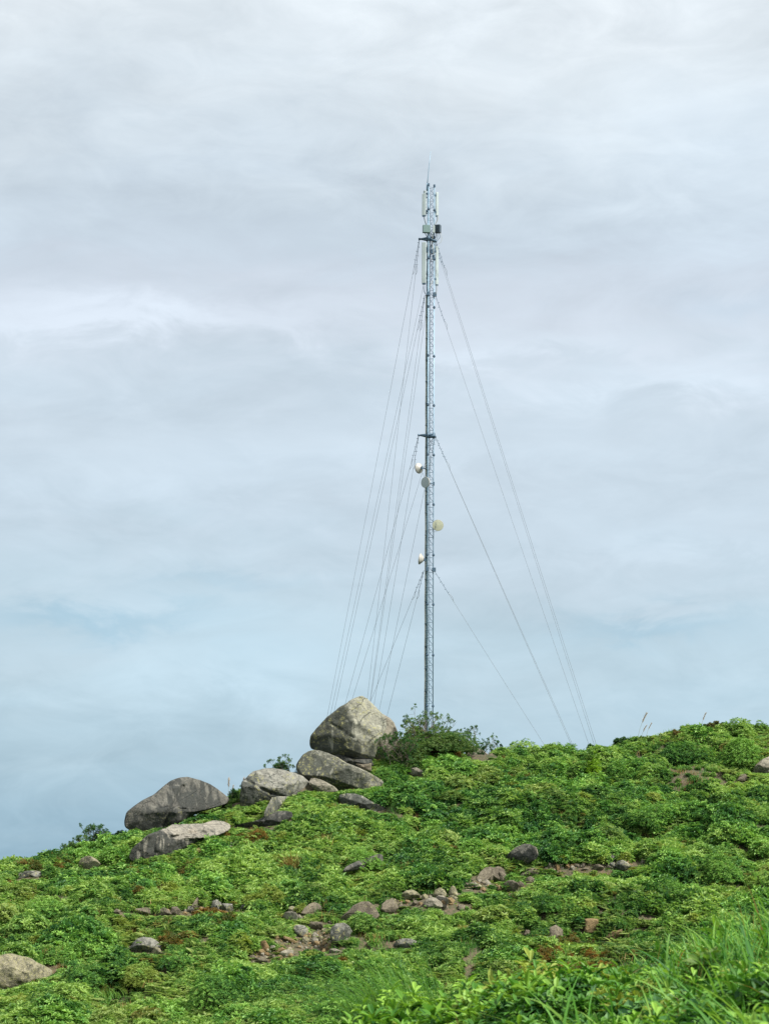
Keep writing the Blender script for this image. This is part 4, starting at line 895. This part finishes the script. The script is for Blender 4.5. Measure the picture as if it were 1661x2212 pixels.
# ridge bushes, right
BG = 'bushes along the right skyline'
for i, (a, b, w, h, mt, l) in enumerate([(1135, 1640, 84, 44, 'leaf', 'wide green bush at the left end of the right skyline'), (1188, 1636, 60, 36, 'leaf', 'rounded green bush beside the wide skyline bush'),
        (1226, 1636, 42, 34, 'leaf_dark', 'small dark bush where the stay wires meet the ridge'), (1290, 1634, 40, 24, 'leaf_bright', 'small bright bush just right of where the stay wires meet the ridge'),
        (1590, 1588, 74, 34, 'leaf', 'rounded bush on the skyline near the right edge'), (1640, 1588, 60, 30, 'leaf', 'last skyline bush at the right edge'),
        (1490, 1606, 70, 26, 'leaf', 'low bush under the brown spiky skyline plants')]):
    bush(a, b, w, h, mt, l, None, 40 + i, group=BG)
SP = 'spiky brown plants on the right skyline'
for i, (a, b, h, l) in enumerate([(1272, 1634, 26, 'spiky shrub beside the stay wires on the ridge'), (1330, 1618, 24, 'low dark spiky shrub on the middle of the right skyline'), (1350, 1614, 22, 'low spiky shrub below the plume grass'),
        (1378, 1608, 18, 'smallest spiky shrub, right of the low one below the plume grass'), (1458, 1600, 24, 'brown spiky shrub halfway up the right ridge'), (1480, 1598, 26, 'brown spiky shrub next to the highest group'),
        (1510, 1592, 30, 'brown spiky shrub left in the highest group on the ridge'), (1530, 1588, 30, 'brown spiky shrub in the middle of the highest group on the ridge'), (1547, 1586, 32, 'tallest brown spiky shrub at the top of the right ridge')]):
    scrub(a, b, h, 16, 'leaf_tip' if i > 3 else 'leaf_scrub', l, None, 60 + i, 5, 1.0, .085, 1.4, 'skyline_shrub', SP, 9)
# bushes on the slope one can tell apart
for i, (a, b, w, h, mt, l, L_) in enumerate([
        (1285, 1690, 44, 42, 'leaf_bright', 'bright yellow green bush high on the right slope', .12), (1245, 1688, 40, 34, 'leaf', 'green bush left of the bright yellow green bush', .11),
        (1335, 1692, 60, 44, 'leaf_dark', 'dark bush right of the bright yellow green bush', .09), (1300, 1652, 70, 30, 'leaf', 'fresh green bush above the bright yellow green bush', .11),
        (1480, 1650, 120, 46, 'leaf_dark', 'wide dark bush spread below the right ridge', .09), (1590, 1660, 110, 56, 'leaf_dark', 'big dark bush left of the pale knobbly boulder', .09),
        (1560, 1905, 110, 50, 'leaf_dark', 'dark bush on the lower right slope behind the tall grass', .085), (1460, 1960, 110, 50, 'leaf_dark', 'dark rounded bush above the near grass at right', .085),
        (1200, 1970, 100, 34, 'leaf_dark', 'dark bush with a shadowed underside above the square tan block', .085),
        (1030, 1828, 80, 34, 'leaf_dark', 'dark leafy bush left of the pale chipped dark boulder', .085), (1400, 1790, 130, 44, 'leaf_dark', 'wide dark bush in the middle of the right slope', .085),
        (470, 2180, 120, 60, 'leaf_dark', 'large dark bush at the bottom left', .08), (300, 2130, 110, 46, 'leaf', 'round green bush at the lower left', .08), (90, 2190, 130, 46, 'leaf', 'green bush in the bottom left corner', .08),
        (180, 2140, 110, 46, 'leaf_dark', 'dark bush right of the boulder at the left edge', .085), (390, 2100, 90, 36, 'leaf_dark', 'dark bush below the grey humped boulder', .08),
        (110, 1985, 120, 40, 'leaf_dark', 'dark bush on the left slope above the lichen mottled boulder', .085), (780, 1880, 100, 36, 'leaf_dark', 'dark bush above the smooth slab in the middle of the slope', .085),
        (580, 1955, 110, 34, 'leaf', 'leafy bush above the stone heap', .10), (780, 2010, 90, 34, 'leaf', 'bright leafed bush right of the blue grey boulder', .12), (905, 2010, 100, 34, 'leaf', 'green leafy bush left of centre below the stone pile', .11)]):
    pts = np.array([[0, 0, 0]])
    bush(a, b, w, h * 1.3, mt, l, None, 80 + i, L_, 1.0)
bush(1112, 0, 84, gv(1112, 19.5) - 2092, 'leaf_bright', 'bright lime green feathery bush in the near foreground', 19.5, 120, .045, 1.2, 6)
RG = 'rusty leaved shrubs of the near right foreground'
for i, (a, b, h, l) in enumerate([(1160, 2150, 46, 'rusty shrub beside the lime green feathery bush'), (1195, 2110, 44, 'leftmost rusty shrub of the upper clump'), (1228, 2105, 50, 'tallest rusty shrub of the upper clump'),
        (1262, 2105, 46, 'rusty shrub in the right half of the upper clump'), (1300, 2100, 40, 'rightmost rusty shrub of the upper clump'), (1070, 2150, 40, 'rusty shrub left of the lime green feathery bush'), (1040, 2165, 34, 'lowest rusty shrub far left in the near foreground')]):
    scrub(a, b, gv(a, 22) - (b - h), 30, 'leaf_rust', l, 22, 140 + i, 6, 1.0, .06, 1.1, 'rusty_shrub', RG, 9)

def tuft(u, vb, hpx, mat, label, dist=None, seed=0, m=160, lean=(0, 0), wd=.006, spread=.25, name='grass_tuft', curl=1.2):
    gp = base_at(u, vb, dist); h = hpx * gp.y / FP
    v, f, a = grass_geo(2000 + seed, m, h * 1.2, wd, spread, lean, 7, curl); v = v + np.array(gp[:]) - np.array((0, 0, .03))
    o = link_mesh(name, v - np.array(gp[:]), f, M[mat], attr=a); o.location = gp; return tag(o, label, 'grass')
tuft(632, 1895, 50, 'grass_dry', 'orange brown dry grass tuft in the middle left slope', None, 1, 200, (-.2, 0), .012, .16)
tuft(700, 1830, 26, 'grass_dry', 'thin rusty grass patch right of the orange tuft', None, 2, 160, (-.3, 0), .01, .2)
tuft(733, 1815, 22, 'grass_dry', 'small rusty grass wisp above the middle slab', None, 3, 90, (-.3, 0), .01, .3)
tuft(455, 1790, 22, 'grass_dry', 'yellow green grass patch right of the large dark boulder', None, 4, 120, (0, 0), .01, .4)
for i, (a, b, h, l) in enumerate([(860, 2150, 70, 'leftmost bright green windblown grass tuft in the lower middle'), (905, 2142, 74, 'bright green windblown grass tuft second from the left in the lower middle'), (945, 2140, 66, 'right hand bright green windblown grass tuft in the lower middle'), (820, 2165, 56, 'low windblown grass tuft at the left end of the green grass')]):
    tuft(a, b, (gv(a, 22) - (b - h)) * 1.05, 'grass_fresh', l, 22, 10 + i, 200, (-.9, -.1), .003, .16, curl=1.5)
for i, (a, b, h, l) in enumerate([(1515, 2110, 120, 'tall arching grass tuft left in the right foreground'), (1560, 2100, 130, 'tall arching grass tuft in the middle of the right foreground'), (1610, 2080, 130, 'tall arching grass tuft near the right edge'), (1655, 2060, 130, 'tallest grass tuft at the right edge'), (490, 2215, 44, 'yellow green grass tuft at the bottom left of centre')]):
    tuft(a, b, h, 'grass', l, 18 if i < 4 else None, 30 + i, 34, (-.5, 0), (.0085 if i < 4 else .02), .2, curl=2.0)
def plume(u, vb, vt, label, dist=None, lean=0., seed=0):
    gp = base_at(u, vb, dist); H = (vb - vt) * gp.y / FP; t = tag(empty('plume_grass', gp), label, 'grass', 'plume grasses on the skyline')
    pts = [gp + Vector((lean * H * (s ** 2), 0, H * s)) for s in (0, .3, .6, .8, 1)]; MB().tube(pts, [.010, .009, .008, .007, .005], 5).build('stalk', M['stalk'], t)
    R = np.random.default_rng(seed); n = 140; s = R.uniform(.72, 1.04, n); c = np.array([gp.x + 0, gp.y, gp.z]) + np.stack([lean * H * s ** 2, 0 * s, H * s], -1)
    ax = np.stack([lean * 2 + R.normal(0, .28, n), R.normal(0, .28, n), np.full(n, 1.)], -1)
    v, f, a = leaves(c, ax, R.normal(size=(n, 3)), np.full(n, H * .10), np.full(n, .014), R.uniform(0, 1, n)); link_mesh('plume', v, f, M['plume'], t, attr=a)
plume(493, 1714, 1657, 'tall pale plume grass left of the cracked boulder', 134, .02, 1); plume(499, 1714, 1674, 'shorter pale plume grass beside the tallest plume', 134, .12, 2)
plume(521, 1706, 1660, 'thin plume grass touching the cracked boulder', 135, .12, 3)
plume(1376, 1612, 1547, 'tallest pale plume grass bending right on the right skyline', None, .28, 4); plume(1382, 1612, 1571, 'short plume grass at the foot of the tallest skyline plume', None, .3, 5)
plume(1394, 1606, 1568, 'small plume grass right of the tallest skyline plume', None, .3, 6); plume(1512, 1590, 1545, 'thin plume grass near the top of the right ridge', None, .25, 7)

# ------------------------------------------------------------------ mast
MD = 145.0
mb0 = PV(925.5, 1600, MD); MX, MY = mb0.x, MD
def Hv(v, ):        # height on the mast axis seen at picture row v
    z = 0.
    lo, hi = -20., 60.
    for _ in range(50):
        z = (lo + hi) / 2; _, pv = proj(np.array((MX, MY, z)))
        if pv > v: lo = z
        else: hi = z
    return z
KM = MD / FP / math.cos(PITCH)     # metres per picture pixel at the mast
def MP(u, v, dy=0.):
    """world point at pixel (u, v), dy metres beyond the mast plane"""
    return PV(u, v, MY + dy)
gz = float(G(np.array([925.5]), np.array([MD]))[0][2]) - .2
ZT = Hv(402)
mast = tag(empty('lattice_mast', (MX, MY, gz)), 'tall slim guyed lattice mast with antennas and dishes on the hilltop', 'mast')
RM = .255; ANG = [rad(5), rad(125), rad(245)]
LEG = [Vector((MX + RM * math.cos(a), MY + RM * math.sin(a), 0)) for a in ANG]
def at(leg, z): return Vector((leg.x, leg.y, z))
for L_ in LEG: MB().tube([at(L_, gz), at(L_, ZT)], .030, 10).build('leg', M['steel'], mast, True)
FL = [Hv(v) for v in (453.9, 559.4, 664, 769.5, 876, 983, 1090, 1199, 1306, 1415.5, 1525.4)]
lo = FL[-1] - 3.0
FLs = [Hv(402)] + FL + [max(lo, gz)]
br = MB()
for i in range(len(FLs) - 1):
    t_, b_ = FLs[i] - (.16 if i else .1), FLs[i + 1] + .16; nb = max(1, round((t_ - b_) / .45)); hb = (t_ - b_) / nb
    for j in range(nb + 1):
        z = b_ + j * hb
        for k in range(3): br.tube([at(LEG[k], z), at(LEG[(k + 1) % 3], z)], .010, 5, False)
        if j < nb:
            for k in range(3):
                br.tube([at(LEG[k], z), at(LEG[(k + 1) % 3], z + hb)], .0085, 5, False); br.tube([at(LEG[(k + 1) % 3], z), at(LEG[k], z + hb)], .0085, 5, False)
br.build('lattice_bracing', M['brace'], mast, True)
for z in FL:
    for L_ in LEG:
        f_ = MB(); f_.tube([at(L_, z - .07), at(L_, z - .02)], .055, 10); f_.tube([at(L_, z - .02), at(L_, z + .02)], .085, 10); f_.tube([at(L_, z + .02), at(L_, z + .09)], .055, 10)
        for q in range(3):
            a = q * 2.1; f_.tube([at(L_, z - .05) + Vector((.07 * math.cos(a), .07 * math.sin(a), 0)), at(L_, z + .05) + Vector((.07 * math.cos(a), .07 * math.sin(a), 0))], .014, 5)
        f_.build('splice_flange', M['steel_dark'], mast)
# feeder cables strapped to the left side and running up the middle
ztop = Hv(1100)
for dx, dy, r, mt, vt in ((-.235, -.12, .030, 'cable_pale', 640), (-.20, .0, .022, 'cable_dark', 600), (-.165, -.06, .022, 'cable_dark', 560), (-.135, .06, .018, 'steel', 640), (-.19, .09, .020, 'cable_dark', 530),
                         (-.02, -.02, .011, 'cable_dark', 430), (.03, .03, .011, 'cable_dark', 500), (-.07, .02, .012, 'cable_dark', 520)):
    pts = []
    z = gz
    while z < Hv(vt):
        pts.append(Vector((MX + dx + .008 * math.sin(z * 2.1 + dx * 40), MY + dy, z))); z += .7
    pts.append(Vector((MX + dx, MY + dy, Hv(vt)))); MB().tube(pts, r, 7).build('feeder_cable', M[mt], mast, True)
cl = MB()
for z in np.arange(gz + .8, Hv(560), 1.35): cl.box((MX - .17, MY - .02, z), .10, .13, .015)
cl.build('cable_clamps', M['steel_dark'], mast)
# whip and leg-top caps
w_ = MB(); w_.tube([MP(922.6, 412, -.1), MP(922.9, 396, -.1)], .055, 8); w_.tube([MP(922.9, 397, -.1), MP(924.5, 380, -.1), MP(927, 354, -.1), MP(930.2, 327, -.1)], [.028, .024, .018, .011], 6)
w_.build('whip_antenna', M['steel'], mast, True)
for L_ in LEG: MB().tube([at(L_, ZT - .05), at(L_, ZT + .10)], .07, 10).build('leg_cap', M['steel_dark'], mast)
# panel antennas
def panel(u0, u1, v0, v1, dy, yaw, depth=.09, tilt=0.):
    c = MP((u0 + u1) / 2, (v0 + v1) / 2, dy); hw = (u1 - u0) / 2 * KM; hh = (Hv(v0) - Hv(v1)) / 2; ca, sa = math.cos(yaw), math.sin(yaw)
    ax = (Vector((ca, sa, 0)), Vector((-sa, ca, 0)), Vector((tilt, 0, 1)).normalized())
    o = MB().box(c, hw, depth, hh, ax, .02).build('panel_antenna', M['panel'], mast)
    b = MB()
    for z in (-.72, .72):
        p = c + ax[2] * hh * z; tgt = Vector((LEG[1].x if c.x < MX else LEG[0].x, MY, p.z)); b.tube([p + (tgt - p).normalized() * hw * .6, tgt], .028, 6); b.box((p + tgt) / 2, .05, .05, .06)
    b.build('mounting_bracket', M['steel_dark'], o)
    b = MB(); b.box(c - ax[2] * (hh + .035), hw * .8, depth * .8, .035, ax); b.build('connector_plate', M['steel_dark'], o)
    return o
def fixparent(o): return o
panel(911.6, 919.6, 418.5, 465.5, -.25, rad(-12), .06, .012); panel(914.6, 920.6, 412, 464, .12, rad(20), .06)
panel(940.4, 946.6, 415.5, 466, .1, rad(15), .07)
panel(911.2, 920.2, 523.5, 612, -.22, rad(-10), .08); panel(940.0, 946.6, 532, 615, .12, rad(15), .07)
# equipment boxes
def ebox(u0, u1, v0, v1, dy, yaw, depth, mt, fins=False):
    c = MP((u0 + u1) / 2, (v0 + v1) / 2, dy); hw = (u1 - u0) / 2 * KM; hh = (Hv(v0) - Hv(v1)) / 2; ca, sa = math.cos(yaw), math.sin(yaw)
    ax = (Vector((ca, sa, 0)), Vector((-sa, ca, 0)), Vector((0, 0, 1)))
    o = MB().box(c, hw, depth, hh, ax, .012).build('equipment_box', M[mt], mast)
    if fins:
        b = MB()
        for q in np.linspace(-.85, .85, 9): b.box(c - ax[1] * (depth + .014) + ax[0] * hw * q, .006, .014, hh * .9, ax)
        b.build('cooling_fins', M['box_dark'], o)
    b = MB(); p = Vector((MX, MY, c.z))
    for z in (-.6, .6):
        q = c + Vector((0, 0, hh * z)); b.tube([q, Vector((LEG[1].x if c.x < MX else LEG[0].x, MY, q.z))], .025, 6)
    b.build('mounting_bracket', M['steel_dark'], o)
ebox(912.8, 929, 486.8, 502.8, -.42, rad(8), .14, 'box_teal'); ebox(939.6, 951.8, 486.2, 503, -.12, rad(-18), .16, 'box_dark', True)
ebox(934.6, 939.2, 487.5, 503, -.3, 0, .06, 'panel')
# torque arms (three pointed stay frames)
def arm(vtip, tips, thick=.09):
    b = MB(); zc = Hv(vtip)
    for (tu, tv, dy) in tips:
        tp = MP(tu, tv, dy); dirv = (tp - Vector((MX, MY, tp.z))).normalized(); side = Vector((-dirv.y, dirv.x, 0))
        for s in (-1, 1):
            root = Vector((MX, MY, zc)) + side * s * .20
            b.tube([root + Vector((0, 0, .02)), tp], [.065, .04], 6); b.tube([root - Vector((0, 0, .12)), tp], [.045, .035], 6)
        b.box(tp, .06, .06, .06)
    for k in range(3):
        for z in (-.10, .05): b.tube([at(LEG[k], zc + z), at(LEG[(k + 1) % 3], zc + z)], .045, 6)
        b.tube([at(LEG[k], zc - .2), at(LEG[k], zc + .16)], .06, 8)
    b.build('stay_arm', M['steel_dark'], mast, True)
T1 = [(905.8, 516.5, -.05), (941.5, 521, -.45), (936.5, 514.5, .5)]
T3 = [(904.4, 940, -.05), (940, 943, -.45), (937.5, 937, .5)]
arm(515, T1); arm(940, T3)
def bracket(v):
    z = Hv(v); b = MB()
    for L_ in LEG:
        b.box(at(L_, z), .085, .085, .11)
    b.box((MX + RM + .05, MY, z), .10, .08, .12); b.build('stay_bracket', M['steel_dark'], mast)
bracket(636); bracket(1230.5)
# jumper cables
J = [([(945, 466), (945.3, 474), (941, 483), (937, 488)], .018), ([(944, 466), (944, 476), (939, 486)], .014), ([(914, 465), (917, 476), (920, 486)], .018), ([(916, 465), (919, 478), (921, 486)], .012),
     ([(944, 503), (945, 512), (941, 519), (936, 524)], .018), ([(948, 503), (950, 512), (944, 520), (937, 526)], .016), ([(951, 502), (954, 514), (952, 523), (945, 528), (938, 530)], .009), ([(941, 503), (942, 511), (938, 516)], .018),
     ([(917, 503), (922, 511), (925, 524), (922, 540)], .022), ([(922, 503), (926, 514), (922, 534), (924, 552)], .02), ([(926, 503), (929, 515), (930, 538), (927, 560)], .02), ([(931, 503), (934, 520), (929, 545), (931, 566)], .018),
     ([(936, 503), (933, 524), (936, 545), (932, 562)], .018), ([(922, 545), (928, 552), (934, 548), (937, 560)], .016),
     ([(941, 616), (942, 626), (940, 633), (935, 638)], .014), ([(943, 616), (944, 628), (939, 636)], .01), ([(914, 617), (915, 628), (918, 634)], .012), ([(917, 617), (917, 628), (919, 636)], .012),
     ([(935, 606), (930, 616), (924, 627)], .014), ([(913.5, 1022), (914.5, 1026), (917, 1030)], .008), ([(944, 1147.5), (940, 1149), (935, 1148)], .008)]
for i, (pt, r) in enumerate(J):
    P3 = [MP(a, b, -.15 + .1 * (i % 3)) for a, b in pt]; fine = []
    for s in range(len(P3) - 1):
        p0 = P3[max(s - 1, 0)]; p1 = P3[s]; p2 = P3[s + 1]; p3 = P3[min(s + 2, len(P3) - 1)]
        for q in range(5):
            t = q / 5; fine.append(.5 * ((2 * p1) + (-p0 + p2) * t + (2 * p0 - 5 * p1 + 4 * p2 - p3) * t * t + (-p0 + 3 * p1 - 3 * p2 + p3) * t ** 3))
    fine.append(P3[-1]); MB().tube(fine, r, 6).build('jumper_cable', M['cable_dark'] if i % 3 else M['cable_pale'], mast, True)
c_ = MB()
for (a, b, w, h) in ((922, 540, .07, .16), (926, 556, .07, .1), (933, 543, .08, .12), (936, 556, .07, .14), (924, 590, .04, .1)): c_.box(MP(a, b, -.1), w, .07, h)
c_.build('junction_boxes', M['steel_dark'], mast)
# dishes
def dish(u, v, rpx, aim, mat_back, mat_front, side, dy=-.1, dep=.17):
    c = MP(u, v, dy); r = rpx * KM; aim = Vector(aim).normalized()
    prof = [(.03, -dep), (.07, -dep * .98), (r * .35, -dep * .86), (r * .65, -dep * .55), (r * .88, -dep * .2), (r * .98, -.02), (r, 0), (r, .035), (r * .97, .04)]
    o = MB().lathe(prof, c, aim, 32).build('dish_antenna', M[mat_back], mast, True)
    MB().lathe([(r * .97, .036), (r * .5, .052), (.002, .056)], c, aim, 32).build('dish_cover', M[mat_front], o, True)
    leg = LEG[1] if side < 0 else LEG[0]; back = c - aim * dep; z = c.z; tgt = at(leg, z); b = MB()
    b.tube([back + aim * .03, back - aim * .06], .075, 10); b.tube([back - aim * .04, tgt], .032, 8); b.box(tgt, .06, .06, .10); b.box(back - aim * .06, .05, .05, .09)
    b.build('mount', M['steel_dark'], o); return o
d1 = dish(904.8, 1011.5, 11.6, (-.72, .68, -.02), 'dish_white', 'dish_grey', -1, -.15, .20); tag(d1, 'cream dish seen from behind')
d2 = dish(919.2, 1042, 12.0, (-.66, -.75, 0), 'dish_white', 'panel', 1, -.45, .18); tag(d2, 'dish with a flat grey cover facing left')
d3 = dish(945.6, 1134.8, 12.2, (.12, -.98, -.08), 'dish_white', 'dish_green', 1, -.25, .18); tag(d3, 'round greenish dish facing the viewer')
d4 = dish(907.3, 1207.5, 12.0, (-.96, .18, .16), 'dish_white', 'dish_grey', -1, -.1, .24); tag(d4, 'deep cream dish seen from the side')
lg = MB(); 
for (a, b, e, f_) in ((941.2, 1128, 940.4, 1130), (940.6, 1130, 941.6, 1132), (941.4, 1132, 940.6, 1134.5), (940.8, 1135, 941.0, 1138), (941.0, 1138.6, 941.0, 1141.5)):
    lg.tube([MP(a, b, -.325), MP(e, f_, -.325)], .010, 5)
lg.build('faded_lettering', M['cable_dark'], d3)

# ------------------------------------------------------------------ stay wires
WG = 'thin steel stay wires of the mast'
def wire(pa, ub, vb, db, label, ext=14, nins=6, r=.0085, loop=True):
    """wire from mast point pa to pixel (ub, vb), carried on a little below the ridge to the ground"""
    a = pa; pu, pv = proj(np.array(a[:])); k = 1 + ext / (vb - pv)
    b = PV(pu + (ub - pu) * k, pv + (vb - pv) * k, a.y + (db - a.y) * k)
    t = tag(empty('stay_wire', b), label, 'wire', WG); pts = []
    Lw = (b - a).length
    for i in range(25):
        s = i / 24; p = a.lerp(b, s); p.z -= .0022 * Lw * 4 * s * (1 - s); pts.append(p)
    MB().tube(pts, r, 5).build('cable', M['wire'], t, True)
    d = (pts[1] - a).normalized(); sd = d.cross(Vector((0, 1, 0))).normalized(); g = MB(); g.tube([a, a + d * 1.75], .012, 6)
    for j in range(nins):
        c = a + d * (.22 + j * .27); s = 1 if j % 2 else -1; g.tube([c - sd * .02 * s, c + sd * .075 * s], .009, 5); g.tube([c + sd * .065 * s - d * .015, c + sd * .065 * s + d * .015], .015, 5)
    g.build('insulator_string', M['steel_dark'], t)
    if loop:
        lp = [a + d * (1.6 + .62 * q) + sd * .085 * math.sin(math.pi * q) * 1.0 for q in np.linspace(0, 1, 9)] + [a + d * (1.6 + .62 * q) for q in np.linspace(1, 0, 4)]
        MB().tube(lp, .010, 5).build('end_loop', M['wire'], t)
    return t
t1l, t1n, t1f = [MP(a, b, c) for a, b, c in T1]; t3l, t3n, t3f = [MP(a, b, c) for a, b, c in T3]
l2 = MP(917.5, 637, -.1); r2 = MP(940.5, 638, -.05); l4 = MP(915.5, 1232, -.1); r4 = MP(938.5, 1234, -.05)
wire(t1l, 707, 1547, 151, 'leftmost stay wire, from the upper arm tip past the perched boulder')
wire(t1f, 714.3, 1542, 151.5, 'second stay wire from the left, from the back of the upper arm')
wire(l2, 721.7, 1538, 151, 'third stay wire from the left, from the bracket below the antennas')
wire(t3l, 745.2, 1522.4, 151, 'stay wire from the lower arm tip to the left shoulder of the boulder')
wire(t3f, 760.8, 1510.7, 151.5, 'stay wire from the back of the lower arm to the left of the boulder peak')
wire(t1l, 794, 1505, 153, 'stay wire from the upper arm tip straight to the peak of the perched boulder', 40)
wire(l2, 799.4, 1513, 153, 'left wire of the close pair meeting the boulder just right of its peak', 40)
wire(t1n, 800.6, 1514, 153, 'right wire of the close pair meeting the boulder just right of its peak', 40)
wire(l4, 802.4, 1510, 151, 'short stay wire crossing the others, from the lowest bracket to the boulder peak', 40)
wire(t3l, 808.3, 1520.5, 153, 'stay wire from the lower arm tip to the right shoulder of the boulder', 40)
wire(t3n, 819.4, 1533, 153, 'stay wire from the front of the lower arm to the boulder shoulder', 40)
wire(l4, 836, 1546, 153, 'stay wire nearest the mast on its left, from the lowest bracket', 50)
wire(t1n, 1286.6, 1606, 150, 'outermost right stay wire from the upper arm', 10)
wire(t1f, 1282, 1606, 150, 'right stay wire running just inside the outermost one from the upper arm', 10, loop=False)
wire(r2, 1271.9, 1610, 150, 'single right stay wire from the bracket below the antennas', 10)
wire(t3n, 1236.8, 1610, 150, 'outer wire of the close right pair from the lower arm', 10)
wire(t3f, 1232.8, 1608, 150, 'inner wire of the close right pair from the lower arm', 10, loop=False)
wire(r4, 1171, 1602, 149, 'lowest right stay wire, from the lowest bracket', 12)

# children built in world coordinates under non-empty parents: keep them where they are
bpy.context.view_layer.update()

for o in COL.objects:
    if o.parent is None and 'label' in o and not 4 <= len(o['label'].split()) <= 16: print('LABEL', len(o['label'].split()), o['label'])
